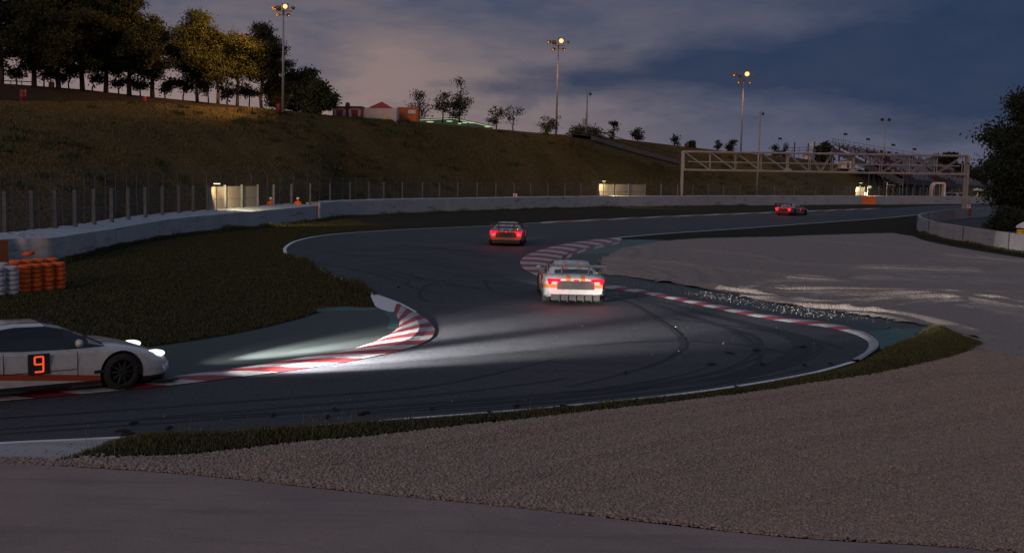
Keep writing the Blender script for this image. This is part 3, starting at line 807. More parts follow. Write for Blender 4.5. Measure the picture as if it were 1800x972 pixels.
# ------------------------------------------------------------------ trees
def cards(C, size, n_per, spread):
    """small leaf faces round clump centres"""
    n = len(C) * n_per
    c = np.repeat(C, n_per, 0) + rng.normal(0, 1, (n, 3)) * spread
    s = np.repeat(size, n_per) if np.ndim(size) else np.full(n, size)
    s = s * (.6 + .8 * rng.random(n))
    a = rng.normal(0, 1, (n, 3)); a /= np.linalg.norm(a, axis=1)[:, None]
    b = rng.normal(0, 1, (n, 3)); b -= a * (a * b).sum(1)[:, None]; b /= np.linalg.norm(b, axis=1)[:, None]
    a *= s[:, None]; b *= (s * .55)[:, None]
    V = np.stack([c - a, c - b * .9, c + a, c + b * .9], 1).reshape(-1, 3)
    Fc = np.arange(4 * n).reshape(-1, 4)
    return V, Fc
def make_tree(name, label, cat, base, height, width, crown_lo, mat, group=None, style='pine', trunk_r=.17, density=1.0, leaf=.16, lean=0.0):
    t = empty(name, base, 0, label, cat, group)
    mb = MB()
    top = Vector((lean * height * .4, 0, height * .93))
    tr = []
    for k in range(7):
        q = k / 6
        tr.append(Vector((top.x * q ** 1.5 + random.gauss(0, .06) * (k > 0), random.gauss(0, .06) * (k > 0), top.z * q)))
    tr[0].z = -.3
    mb.tube(tr, [trunk_r * (1.25, 1, .88, .72, .52, .32, .1)[k] for k in range(7)], 8)
    cl = []; hw = width / 2; ph_ = random.random() * 6
    n_limb = int(height * (5.2 if style == 'pine' else 3.2) * min(max(1, hw / 2), 2.6)) if style != 'bush' else 26
    for k in range(n_limb):
        if style == 'pine':
            u = random.random() ** .85; zz = crown_lo + (height * .97 - crown_lo) * u
            rad = hw * (math.sin(math.pi * (.05 + .70 * (1 - u))) ** .95) * random.choice((.4, .6, .85, 1.0, 1.4)) * random.uniform(.8, 1.12)
            rise = random.uniform(.05, .6)
        elif style == 'poplar':
            u = random.random(); zz = crown_lo + (height - crown_lo) * u
            rad = hw * (1 - .72 * u) * random.uniform(.4, 1.0); rise = random.uniform(.4, 1.0)
        elif style == 'bush':
            u = random.random() ** .7; zz = height * (.12 + .8 * u)
            rad = hw * math.sqrt(max(0, 1 - u * u * .95)) * random.uniform(.6, 1.0); rise = random.uniform(.1, .5)
        else:
            u = random.random(); zz = crown_lo + (height * .95 - crown_lo) * u
            rad = hw * (math.sin(math.pi * (.18 + .72 * u)) ** .6) * random.uniform(.5, 1.0); rise = random.uniform(.1, .6)
        an = random.random() * 6.283
        if style == 'pine': rad *= .82 + .34 * math.sin(2 * an + ph_) + .16 * math.sin(5 * an + zz * 2.1 + ph_)
        q = min(zz / top.z, 1.0) * .9
        s0 = Vector((top.x * q ** 1.5, 0, max(zz - rad * rise, .15)))
        e = Vector((top.x * q ** 1.5 + math.cos(an) * rad, math.sin(an) * rad, zz))
        mid = s0.lerp(e, .5) + Vector((0, 0, -.08 * rad))
        mb.tube([s0, mid, e], [trunk_r * .34 * (1 - .5 * u), trunk_r * .22 * (1 - .5 * u), .015], 5)
        n_c = max(3, int(rad * 6.5))
        for j in range(n_c):
            f = .32 + .78 * (j + random.random()) / n_c
            p = s0.lerp(e, f) + Vector((random.gauss(0, .18 * hw * .5), random.gauss(0, .18 * hw * .5), random.gauss(0, .14 * hw * .5) + .1))
            cl.append(p)
    mb.build('trunk', M['bark'], t, smooth=True)
    C = np.array([tuple(p) for p in cl])
    C = C[C[:, 2] > (crown_lo * .85)]
    npc = max(6, int(30 * density))
    sp = np.array([.26, .26, .17]) * (hw ** .5 if hw > 1 else hw) * (.72 if style == 'pine' else 1.0)
    V, Fc = cards(C, leaf, npc, sp)
    np_mesh('crown', V, Fc, mat, t)
    return t
def tree_px(name, label, cat, px, base_py, top_py, hw_px, lo_py, Y, mat, **kw):
    b = at(px, base_py, Y); s = FPX / Y
    return make_tree(name, label, cat, b, (base_py - top_py) / s, 2 * hw_px / s, (base_py - lo_py) / s, mat, **kw)

GT = 'tall pines along the hilltop path'
pines = [(2, -70, 48, 120, 'pine tree cut off by the left edge of the photo, nearest that edge'),
         (60, -55, 48, 122, 'thick-trunked pine behind the red barrel nearest the left edge'),
         (103, -40, 42, 122, 'dark pine just right of the small orange box on the hilltop'),
         (145, -30, 46, 124, 'tall golden-lit pine, fifth trunk from the left on the hilltop'),
         (186, -25, 46, 126, 'tall dark pine right of the golden-lit one, sixth from the left'),
         (227, -6, 44, 128, 'pine just left of the second red barrel on the hill path'),
         (268, 36, 36, 136, 'shorter airy pine right of the second red barrel'),
         (347, 28, 46, 140, 'broad dark green pine with a rounded double top, right of the sky gap'),
         (383, 62, 34, 142, 'slim dark pine between the broad rounded pine and the golden ones'),
         (417, 66, 36, 142, 'golden-lit pine, second to the left of the tallest light mast'),
         (460, 48, 38, 140, 'golden-lit pine standing right beside the tallest light mast')]
for i, (px, top, hw, lo, lab) in enumerate(pines):
    b = crest2(px)
    s = FPX / b.y
    base_py = interp(px, CY2)
    make_tree('pine_tree', lab, 'tree', b, (base_py - top) / s, 2.5 * hw / s, (base_py - lo) / s, M['pine'], group=GT, style='pine', trunk_r=.20 if px < 300 else .15, density=1.5, leaf=.11, lean=random.uniform(-.06, .06))
GS = 'small shrubby trees seen under the pines'
sil = [(28, 118, 24, 'bare-stemmed shrub under the pines, by the rail at the left edge'), (78, 122, 24, 'shrub between the thick-trunked pine and the small orange box'), (122, 124, 22, 'low shrub under the pines right of the small orange box'),
       (163, 128, 24, 'forked shrub between the golden-lit pine and the next dark pine'), (208, 130, 24, 'low tree under the pines left of the second red barrel'), (247, 136, 22, 'shrub standing behind the second red barrel'),
       (290, 140, 26, 'bushy shrub under the airy pine, right of the second red barrel'), (322, 142, 24, 'shrub left of the broad rounded pine trunk'), (366, 146, 22, 'shrub between the broad rounded pine and the slim dark pine'), (400, 148, 22, 'shrub under the golden-lit pines, left one'), (438, 150, 22, 'shrub between the two golden-lit pines beside the mast')]
for px, top, hw, lab in sil:
    by = interp(px, CY2) - .5
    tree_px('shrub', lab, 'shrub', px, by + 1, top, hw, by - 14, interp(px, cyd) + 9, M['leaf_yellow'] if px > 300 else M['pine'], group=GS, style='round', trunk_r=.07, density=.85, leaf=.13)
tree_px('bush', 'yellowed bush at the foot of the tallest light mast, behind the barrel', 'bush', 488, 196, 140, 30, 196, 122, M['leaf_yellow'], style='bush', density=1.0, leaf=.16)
tree_px('bush', 'large dark green bush just right of the tallest light mast', 'bush', 532, 199, 122, 44, 199, 124, M['leaf'], style='bush', density=2.0, leaf=.17)
tree_px('bush', 'lower dark green bush beside the red striped kiosks', 'bush', 562, 202, 146, 25, 202, 121, M['leaf'], style='bush', density=1.8, leaf=.17)
GH = 'sparse trees along the hill crest'
for px, b, top, hw, st, den, lab in [
    (736, 212, 160, 24, 'poplar', .55, 'thin upright tree right behind the orange container on the hill'),
    (778, 212, 165, 22, 'poplar', .7, 'left and lower half of the double dark tree above the green light streaks'),
    (808, 214, 142, 24, 'poplar', .8, 'tall pointed dark tree above the green light streaks, tallest on the crest'),
    (872, 226, 190, 16, 'round', .6, 'round leafy bush just right of the green light streaks'),
    (902, 229, 188, 22, 'round', .25, 'nearly bare spindly tree right of the green light streaks'),
    (963, 237, 206, 22, 'round', .8, 'round bush at the foot of the middle light mast'),
    (1030, 250, 224, 30, 'bush', .5, 'scraggly bush at the top of the hillside stairs'),
    (1078, 248, 217, 12, 'poplar', .5, 'narrow little tree beyond the stair railing, nearer the camera pole'),
    (1120, 252, 229, 15, 'round', .8, 'wind-bent dark bush beyond the middle of the stair railing'),
    (1184, 259, 234, 12, 'poplar', .5, 'small fir-like tree on the crest left of the gantry'),
    (1214, 264, 251, 9, 'bush', .9, 'small dark bush by the red drum above the gantry left end'),
    (1262, 270, 249, 9, 'round', .6, 'small shrub just left of the right light mast'),
    (1284, 272, 247, 13, 'round', .7, 'leafy shrub touching the foot of the right light mast'),
    (1364, 282, 256, 10, 'round', .6, 'small shrub above the gantry, under the short lamp pole'),
    (1378, 282, 254, 9, 'round', .5, 'thin shrub above the gantry left of the lit cabin')]:
    tree_px('crest_tree', lab, 'tree' if st == 'poplar' else 'bush', px, b, top, hw, b - (b - top) * .12, interp(px, cyd) + 2, M['leaf_dark'] if px > 1050 else M['leaf'], group=GH, style=st, trunk_r=.08, density=den, leaf=.13 if px < 1000 else .16)
GF = 'young trees behind the grandstand'
for px, b, top, hw, lab in [(1447, 296, 250, 16, 'dark spiky tree between the steel posts beside the grandstand top'), (1642, 312, 272, 14, 'round young tree rising behind the grandstand, left of two'), (1668, 318, 270, 18, 'taller young tree behind the grandstand, right of two'), (1712, 326, 300, 22, 'dark low tree beyond the right gantry post')]:
    tree_px('distant_tree', lab, 'tree', px, b, top, hw, b - 4, 300 if px > 1500 else 226, M['leaf_dark'], group=GF, style='round', trunk_r=.14, density=1.2, leaf=.28)
tree_px('dark_tree', 'huge dark evergreen tree at the right edge behind the concrete barrier', 'tree', 1822, 396, 165, 98, 372, 112, M['leaf_dark'], style='round', trunk_r=.3, density=1.4, leaf=.17)
tree_px('bush', 'dark low bush on the bank inside the curved concrete barrier', 'bush', 1775, 408, 372, 34, 404, 96, M['leaf_dark'], style='bush', density=1.6, leaf=.13)

# ------------------------------------------------------------------ walls
def wall_mesh(line, heights, thick, mats, bumpy=0.0, name='wall', back_rise=0.0, batter=.0):
    """extruded wall following a ground polyline; front is the line itself, body goes to its left"""
    n = len(line); face = MB(); cap = MB()
    fr = []
    for i, p in enumerate(line):
        d = line[min(i + 1, n - 1)] - line[max(i - 1, 0)]; d.z = 0; d.normalize()
        fr.append(Vector((-d.y, d.x, 0)))
    W = 5
    for i in range(n - 1):
        pass
    rows = []
    for i, p in enumerate(line):
        h = heights[i]
        r = [p + Vector((0, 0, -.05)), p + fr[i] * batter + Vector((0, 0, h))]
        rows.append(r)
    face.v = [tuple(q) for r in rows for q in r]
    for i in range(n - 1): face.f.append((2 * i, 2 * i + 2, 2 * i + 3, 2 * i + 1)); face.m.append(0)
    # back face and ends
    bk = []
    for i, p in enumerate(line):
        bk += [p + fr[i] * (thick) + Vector((0, 0, -.05)), p + fr[i] * (thick - batter) + Vector((0, 0, heights[i]))]
    face.add(bk, [(2 * i, 2 * i + 1, 2 * i + 3, 2 * i + 2) for i in range(n - 1)])
    for i in (0, n - 1):
        face.add([rows[i][0], rows[i][1], bk[2 * i + 1], bk[2 * i]], [(0, 1, 2, 3) if i == 0 else (3, 2, 1, 0)])
    vs = []
    for i, p in enumerate(line):
        for j in range(W + 1):
            u = j / W
            q = p + fr[i] * (batter + (thick - 2 * batter) * u)
            z = heights[i] + back_rise * u
            if bumpy and 0 < j: z += bumpy * (.3 + .7 * abs(math.sin(i * .9 + j * 1.3))) * random.uniform(.6, 1.1)
            vs.append((q.x, q.y, z))
    cap.add(vs, [(i * (W + 1) + j, (i + 1) * (W + 1) + j, (i + 1) * (W + 1) + j + 1, i * (W + 1) + j + 1) for i in range(n - 1) for j in range(W)])
    if back_rise or bumpy:   # close the rear of a raised cap
        vb = []
        for i in range(n):
            q = vs[i * (W + 1) + W]; vb += [q, (q[0], q[1], heights[i] - .02)]
        cap.add(vb, [(2 * i, 2 * i + 2, 2 * i + 3, 2 * i + 1) for i in range(n - 1)])
    return face, cap
# left tyre wall wrapped in white sheet
WL = [(-160, 488), (0, 466), (50, 463), (96, 461), (130, 452), (200, 434), (300, 415), (400, 403), (480, 396), (556, 388)]
HL = [(-160, .95), (0, .98), (96, 1.0), (200, .86), (300, .94), (400, .98), (480, 1.05), (560, 1.12)]
sm = smooth_line(WL, 14); line = [G(p.x, p.y) for p in sm]; hts = [interp(p.x, HL) for p in sm]
t = empty('tyre_wall', line[len(line) // 2], 0, 'long thick white padded tyre wall in the left foreground with a lumpy top', 'barrier')
f, c = wall_mesh(line, hts, 2.0, None, bumpy=.07, back_rise=.10)
f.build('wall_face', M['wall'], t, sub=True)
c.build('top_cover', M['sheet'], t, smooth=True, sub=True)
e = MB(); p0 = line[-1]; d = (line[-1] - line[-4]).normalized(); nn = Vector((-d.y, d.x, 0))
e.box(p0 + d * .12 + nn * 1.0 + Vector((0, 0, .56)), (.2, 2.06, 1.18), rot=Matrix.Rotation(math.atan2(d.y, d.x), 3, 'Z'))
e.build('end_panel', M['orange_panel'], t, sub=True)
def wall_panel(px0, px1, y0, y1, h, mat, parent):
    a, b = G(px0, y0), G(px1, y1); d = (b - a).normalized(); nn = Vector((d.y, -d.x, 0))
    m = MB(); a = a + nn * .02; b = b + nn * .02
    m.add([a, b, b + Vector((0, 0, h)), a + Vector((0, 0, h)), a - nn * .015, b - nn * .015, b - nn * .015 + Vector((0, 0, h)), a - nn * .015 + Vector((0, 0, h))], [(0, 1, 2, 3), (0, 3, 7, 4), (1, 5, 6, 2), (3, 2, 6, 7)])
    return m.build('orange_panel', mat, parent, sub=True)
wall_panel(-40, 14, 471.5, 464.6, .98, M['orange_panel'], t)
# back wall
WB = [(563, 384), (600, 380), (680, 376), (750, 373), (900, 368.5), (1050, 364.5), (1200, 362.3), (1300, 361), (1420, 360), (1516, 359.2)]
def back_wall(pts, h0, h1, label, mat):
    sm = smooth_line(pts, 12); line = [G(p.x, p.y) for p in sm]
    hts = [h0 + (h1 - h0) * i / (len(line) - 1) + .05 * (float(vnoise(np.array(i * .35), np.array(h0), 1., 90)) - .5) for i in range(len(line))]
    t = empty('barrier_wall', line[len(line) // 2], 0, label, 'barrier')
    f, c = wall_mesh(line, hts, 1.2, None, bumpy=.05)
    f.build('wall_face', mat, t, sub=True); c.build('top_cover', M['sheet'], t, smooth=True, sub=True)
    return t, line
tb, lb = back_wall(WB, 1.22, 1.30, 'long white wall across the middle distance, behind the grass verge', M['wall'])
tb2, lb2 = back_wall([(1518, 359.2), (1640, 358.6), (1760, 358), (1900, 358)], 1.3, 1.3, 'pale far wall right of the orange wall end, under the parasol', M['wall'])
m = MB(); p = lb[-1]; m.box(p + Vector((1.0, -.06, .64)), (2.2, .1, 1.3)); m.build('orange_panel', M['orange_panel'], tb2, sub=True)
# curved concrete barrier on the right
BR = [(2400, 545), (2150, 497), (1990, 472), (1800, 444.5), (1775, 440.5), (1705, 428), (1660, 419), (1636, 412.5), (1622, 406), (1618, 400), (1626, 395.5), (1645, 391), (1673, 386.5), (1705, 383.5), (1764, 378.5), (1860, 373)]
sm = smooth_line(list(reversed(BR)), 12); line = [G(p.x, p.y) for p in sm]
t = empty('concrete_barrier', G(1700, 428), 0, 'curved pale concrete barrier around the bank at the right edge', 'barrier')
f, c = wall_mesh(line, [1.08] * len(line), -.30, None, batter=-.05)
f.build('wall_face', M['wall2'], t, sub=True); c.build('coping', M['concrete_pale'], t, sub=True)
for k in range(14, len(line) - 4, 21):
    q = line[k]; d = (line[k + 1] - line[k - 1]).normalized(); nn = Vector((-d.y, d.x, 0)); mb = MB()
    mb.box(q - nn * .15 + Vector((0, 0, .53)), (.014, .385, 1.06), rot=Matrix.Rotation(math.atan2(d.y, d.x), 3, 'Z')); mb.build('block_joint', M['slate'], t, sub=True)
for o_ in t.children:
    bm = bmesh.new(); bm.from_mesh(o_.data); bmesh.ops.recalc_face_normals(bm, faces=bm.faces); bm.to_mesh(o_.data); bm.free()

# ------------------------------------------------------------------ tyres
def tyre_mesh(mat, Rr=.31, w=.2):
    mb = MB()
    prof = [(.17, .015), (.19, 0), (.262, .0), (.292, .012), (.306, .032), (.31, .045), (.31, w - .045), (.306, w - .032), (.292, w - .012), (.262, w), (.19, w), (.17, w - .015), (.165, w / 2), (.17, .015)]
    mb.lathe([(r_ * .62, z_ * .70) for r_, z_ in prof], 24)
    me_o = mb.build('tyre', mat, smooth=True)
    return me_o
ordn = ['bottom', 'second from the ground', 'third from the ground', 'fourth from the ground', 'fifth from the ground', 'top']
first = {}
def tyre(colour, loc, label, tilt=None):
    key = colour
    if key not in first:
        o = first[key] = tyre_mesh({'orange': M['orange'], 'white': M['white_rubber'], 'yellow': M['yellow_rubber']}[colour])
    else:
        o = first[key].copy(); COL.objects.link(o)
    o.location = loc; o.rotation_euler = tilt or (random.gauss(0, .015), random.gauss(0, .015), random.random() * 6)
    tag(o, label, 'tyre', {'orange': 'orange tyres of the stacks by the wall', 'white': 'white tyres of the stacks by the wall', 'yellow': 'yellow tyres behind the concrete barrier'}[colour])
for px, py, colour, nm in [(104, 507.5, 'orange', 'the orange stack nearest the grass'), (83.5, 509.5, 'orange', 'the second orange stack from the grass'), (62.5, 511.5, 'orange', 'the third orange stack from the grass'), (43.5, 513.5, 'orange', 'the orange stack touching the white stacks'),
                           (21.5, 516.5, 'white', 'the white stack touching the orange ones'), (-2, 518.5, 'white', 'the white stack cut by the left edge')]:
    p = G(px, py)
    for k in range(6):
        tyre(colour, (p.x + random.gauss(0, .012), p.y + random.gauss(0, .012), -.02 + .147 * k), f'{colour} tyre, {ordn[k]} in {nm}')
for px, py, nm in [(92, 500, 'nearest the grass'), (70, 502, 'second from the grass'), (50, 504, 'third from the grass'), (28, 506, 'nearest the white tyres')]:
    p = G(px, py)
    for k in range(6):
        if k >= 4: tyre('orange', (p.x, p.y, -.02 + .147 * k + .03), f'orange tyre, {ordn[k]} of the rear stack {nm}')
        elif k == 0 or True: tyre('orange', (p.x, p.y, -.02 + .147 * k), f'orange tyre, {ordn[k]} of the rear stack {nm}')
p = G(52, 500); tyre('orange', (p.x, p.y, .95), 'loose orange tyre lying tilted on top of the rear stacks', (.0, -.22, 0))
p = G(4, 510)
for k in range(6): tyre('white', (p.x, p.y, -.02 + .15 * k), f'white tyre, {ordn[k]} in the rear stack by the left edge')
for k, px in enumerate((1791, 1800.5, 1810)):
    p = GY(px, GY(px, 70).y)
    Yb = 74
    for j in range(7):
        q = GY(px, Yb)
        tyre('yellow', (q.x, q.y, -.02 + .150 * j), f'yellow tyre, {(ordn[:5] + ["sixth from the ground", "top"])[j]} in the {("left", "middle", "right")[k]} yellow stack')

# ------------------------------------------------------------------ fences
def fence(name, label, pxs, Pf, h, post_r, square, mesh_mat, wires, angled=False, mesh_from=None, mesh_seg=None, zoff=0.0, cat='fence'):
    base = Pf(pxs[len(pxs) // 2])
    t = empty(name, base, 0, label, cat)
    pts = [Pf(px) for px in pxs]
    # posts: the nearest hundred one by one
    for k, p in enumerate(pts[:100]):
        mb = MB()
        if square: mb.box(p + Vector((0, 0, h / 2 - .1)), (post_r * 2, post_r * 2, h + .2))
        else: mb.bar(p + Vector((0, 0, -.3)), p + Vector((0, 0, h)), post_r, post_r, 6)
        if angled: mb.bar(p + Vector((0, 0, h)), p + Vector((-.42, -.12, h + .48)), post_r * .8, post_r * .7, 6)
        mb.build('post', M['post'] if square else M['steel'], t, sub=True)
    mb = MB(); was = None
    for k in range(len(pts) - 1):
        a, b = pts[k], pts[k + 1]
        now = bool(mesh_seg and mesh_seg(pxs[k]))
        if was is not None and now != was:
            mb.build('lit_mesh_panel' if was else 'mesh_panel', M['mesh_lit'] if was else mesh_mat, t, sub=True); mb = MB()
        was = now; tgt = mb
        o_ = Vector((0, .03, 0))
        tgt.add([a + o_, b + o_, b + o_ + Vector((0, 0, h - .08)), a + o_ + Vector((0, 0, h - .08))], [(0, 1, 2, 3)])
    mb.build('lit_mesh_panel' if was else 'mesh_panel', M['mesh_lit'] if was else mesh_mat, t, sub=True)
    mb = MB()
    for k in range(len(pts) - 1):
        for z in wires:
            mb.bar(pts[k] + Vector((0, 0, z)), pts[k + 1] + Vector((0, 0, z)), .012, n=4, cap=False)
        if angled:
            for u in (.35, .7, 1):
                o_ = Vector((-.42 * u, -.12 * u, h + .48 * u))
                mb.bar(pts[k] + o_, pts[k + 1] + o_, .008, n=4, cap=False)
    mb.build('wire', M['steel'], t, sub=True)
    return t
PX_A = [-70, -30, 10, 57, 98, 133, 166, 197, 226, 256, 286, 315, 340, 365, 396, 425, 453, 481, 512]
PX_B = [545, 580, 615, 648, 674, 707, 742, 772, 804, 838, 871, 903, 932, 962, 992, 1020, 1050, 1077, 1104, 1133, 1161, 1190, 1217, 1244, 1271, 1300, 1330, 1360, 1395, 1433, 1465, 1487, 1502, 1518, 1543, 1568, 1580, 1592, 1603, 1616, 1628, 1640, 1660, 1672, 1685, 1700, 1715, 1730, 1745, 1760]
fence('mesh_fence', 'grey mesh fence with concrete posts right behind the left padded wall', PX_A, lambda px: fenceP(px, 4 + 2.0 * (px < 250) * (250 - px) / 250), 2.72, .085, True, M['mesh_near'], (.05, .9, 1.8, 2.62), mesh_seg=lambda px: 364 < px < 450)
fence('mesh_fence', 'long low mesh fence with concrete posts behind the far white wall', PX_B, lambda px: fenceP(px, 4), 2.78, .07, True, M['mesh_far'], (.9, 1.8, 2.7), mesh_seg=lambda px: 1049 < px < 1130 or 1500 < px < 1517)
fence('security_fence', 'tall steel fence with outward-bent post tops at the foot of the hill, left', [-20, 2, 24, 48, 70, 91, 111, 131, 149, 168, 186, 204, 223, 241, 262, 287, 312, 338, 363, 388, 415, 442, 470, 492, 516, 540, 562], lambda px: hill_pt(px, .06) + Vector((0, 0, -.3)), 3.05, .035, False, M['mesh_far'], (1.0, 2.0, 3.0), angled=True)
fence('security_fence', 'thin steel fence standing close behind the far mesh fence, mid hill foot', list(np.arange(580, 1310, 22.3)), lambda px: fenceP(px, 9), 3.15, .03, False, M['mesh_far'], (1.0, 2.1, 3.1))
fence('security_fence', 'steel fence with bent post tops below the grandstand, seen under the gantry', [1318, 1336, 1354, 1372, 1390, 1407, 1427, 1442, 1457, 1470, 1482, 1494, 1504, 1513, 1521, 1529, 1537, 1545, 1553, 1561, 1569, 1577, 1586, 1596, 1607, 1620, 1634, 1650, 1668, 1690], lambda px: fenceP(px, 12) + Vector((0, 0, .9)), 2.9, .035, False, M['mesh_far'], (1.0, 2.0, 2.9), angled=True)

# ------------------------------------------------------------------ gantry
def gantry():
    A = at(1203, 300, 152); B = at(1697, 300, 128)
    zA0, zB0 = 0.0, 0.0
    base = Vector(((A.x + B.x) / 2, (A.y + B.y) / 2, 0))
    t = empty('track_gantry', base, 0, 'wide grey steel truss gantry spanning the far track', 'gantry')
    yd = Vector((0, .75, 0))
    def top(u): return at(1201 + (1703 - 1201) * u, 266.5 + (274.5 - 266.5) * u, 152 + (128 - 152) * u)
    def bot(u): return at(1201 + (1701 - 1201) * u, 298.5 + (307 - 298.5) * u, 152 + (128 - 152) * u)
    for u in (0.0, 1.0):
        for k in (0, 1):
            mb = MB(); p = top(u) + yd * k
            g = Vector((bot(u).x, p.y, 0)); g.x = p.x
            mb.box(Vector((p.x, p.y, p.z / 2)), (.26, .22, p.z + .1))
            mb.build('post', M['gantry'], t, sub=True)
        mb = MB()
        for z in np.arange(.6, top(u).z - 1, .9):
            p = top(u); mb.bar((p.x, p.y, z), (p.x, p.y + .75, z + .45), .03, n=5)
        mb.build('post_lacing', M['gantry'], t, sub=True)
    for k in (0, 1):
        for a, b in ((top(0), top(1)), (bot(0), bot(1))):
            mb = MB(); mb.bar(a + yd * k, b + yd * k, .12, n=4); mb.build('chord', M['gantry'], t, sub=True)
        mb = MB()
        mid = lambda u: top(u).lerp(bot(u), .55)
        if k:
            mb.bar(mid(0.02) + yd, mid(.98) + yd, .07, n=4); mb.build('middle_rail', M['gantry'], t, sub=True)
        us = [(x - 1201) / 502 for x in (1203, 1249, 1294, 1339, 1386, 1425, 1464, 1502, 1551, 1600, 1648, 1697)]
        for i, u in enumerate(us):
            mv = MB(); mv.bar(top(u) + yd * k, bot(u) + yd * k, .055 if i not in (4, 7) else .11, n=4); mv.build('truss_vertical', M['gantry'], t, sub=True)
        for i in range(len(us) - 1):
            a, b = us[i], us[i + 1]; md = MB()
            if i in (5,):
                m_ = (a + b) / 2
                md.bar(top(a) + yd * k, bot(m_) + yd * k, .045, n=4); md.bar(bot(m_) + yd * k, top(b) + yd * k, .06, n=4)
            elif i < 5: md.bar(top(a) + yd * k, bot(b) + yd * k, .045, n=4)
            else: md.bar(bot(a) + yd * k, top(b) + yd * k, .045, n=4)
            md.build('truss_diagonal', M['gantry'], t, sub=True)
        for u in (us[4], us[7]):
            p = bot(u) + yd * k; md = MB(); md.box(p + Vector((0, 0, .2)), (1.3, .1, .4), taper=.4); md.build('gusset_plate', M['gantry'], t, sub=True)
    mb = MB()
    for u in np.linspace(0.02, .98, 14):
        mb.bar(top(u), top(u) + yd, .05, n=4); mb.bar(bot(u), bot(u) + yd, .05, n=4)
    mb.build('cross_brace', M['gantry'], t, sub=True)
gantry()

# ------------------------------------------------------------------ lamps
def light(kind, name, loc, energy, col, parent=None, size=.2, target=None, cone=60, blend=.5):
    L = bpy.data.lights.new(name, kind)
    L.energy = energy; L.color = col
    if kind in ('POINT', 'SPOT'): L.shadow_soft_size = size
    if kind == 'SPOT': L.spot_size = R(cone); L.spot_blend = blend
    o = bpy.data.objects.new(name, L); o.location = loc
    if target is not None:
        d = (Vector(target) - Vector(loc)).normalized()
        o.rotation_euler = d.to_track_quat('-Z', 'Y').to_euler()
    COL.objects.link(o)
    if parent is not None:
        o.parent = parent; o.location = Vector(loc) - Vector(parent.location)
    return o
def mast(px, base_py, top_py, Y, label, energy, lit=True, aim=(-9, -1, 5)):
    b = at(px, base_py, Y); b.z -= .2
    h = at(px, top_py, Y).z - b.z
    t = empty('light_mast', b, 0, label, 'light mast', 'lit floodlight masts on the hill')
    mb = MB(); mb.bar((0, 0, 0), (0, 0, h), .15, .075, 10); mb.build('pole', M['pole'], t, smooth=True)
    mb = MB(); mb.bar((-.8, 0, h + .12), (.85, 0, h + .12), .045, n=6); mb.bar((0, -.5, h), (0, .5, h), .04, n=6); mb.bar((-.5, .1, h - .25), (.5, .1, h - .25), .04, n=6)
    mb.bar((0, 0, h - .3), (0, 0, h + .25), .1, n=8)
    mb.build('lamp_frame', M['lamp_house'], t)
    s = Y / 116.
    for k, (x, y, z, sx, face) in enumerate([(-.95, -.05, .42, .34, (-.5, -.7, -.3)), (.25, -.3, .55, .62, (.1, -1, -.25)), (.95, .0, .45, .34, (.75, -.2, -.5)), (-.45, -.15, .38, .42, (-.3, .6, -.4)), (-.5, -.2, -.28, .3, (-.4, -.6, -.5)), (.55, -.2, -.28, .3, (.4, -.6, -.5))]):
        f = Vector(face).normalized(); rot = f.to_track_quat('Y', 'Z').to_matrix()
        c = Vector((x * s, y, h + z * s))
        mb = MB(); mb.box(c, (sx * s, .26, sx * .8 * s), rot=rot)
        lp = mb.build('floodlight', M['lamp_house'], t)
        mb = MB()
        if k in (0, 1, 4, 5):
            r = sx * s * (.38 if k == 1 else .24)
            mb.ball(c + f * .15, r, r, r * .95, 14, 10)
            mb.build('lamp_glass', M['lamp_main'] if k == 1 else M['lamp_amber'], lp, smooth=True)
    if lit: light('SPOT', 'mast_light', b + Vector((-.3, -1.6, h + .6 * s)), energy, (1.0, .52, .12), t, .35, b + Vector(aim), 120, .6)
    return t
mast(497.5, 193, 22, 113, 'tallest amber floodlight mast, right of the golden pines', 11000)
mast(977.5, 238, 82, 156, 'middle amber floodlight mast, rising from the bare hill crest', 1800, aim=(-4, -8, 0))
mast(1302, 272, 140, 194, 'right amber floodlight mast, above the gantry left half', 1800, aim=(-4, -8, 0))

def tripod(px, top_py, Pb, label, energy, target, cone=95, col=(1.0, .78, .46)):
    h = at(px, top_py, Pb.y).z
    t = empty('work_light', Pb, 0, label, 'work light', 'portable work lights behind the walls')
    mb = MB(); mb.bar((0, 0, .35), (0, 0, h - .2), .03, .022, 8)
    for a in (0.3, 2.4, 4.5):
        mb.bar((0, 0, .75), (math.cos(a) * .5, math.sin(a) * .5, 0), .018, n=6)
    mb.build('tripod_stand', M['dark'], t)
    mb = MB(); mb.box((0, 0, h - .02), (.46, .3, .26), taper=.85); mb.build('lamp_head', M['dark'], t)
    mb = MB(); mb.box((.02, -.02, h - .19), (.38, .22, .06)); mb.build('lamp_glass', M['lamp_warm'], t)
    light('SPOT', 'work_lamp', Pb + Vector((.05, 0, h - .28)), energy, col, t, .12, target, cone, .25)
    return t
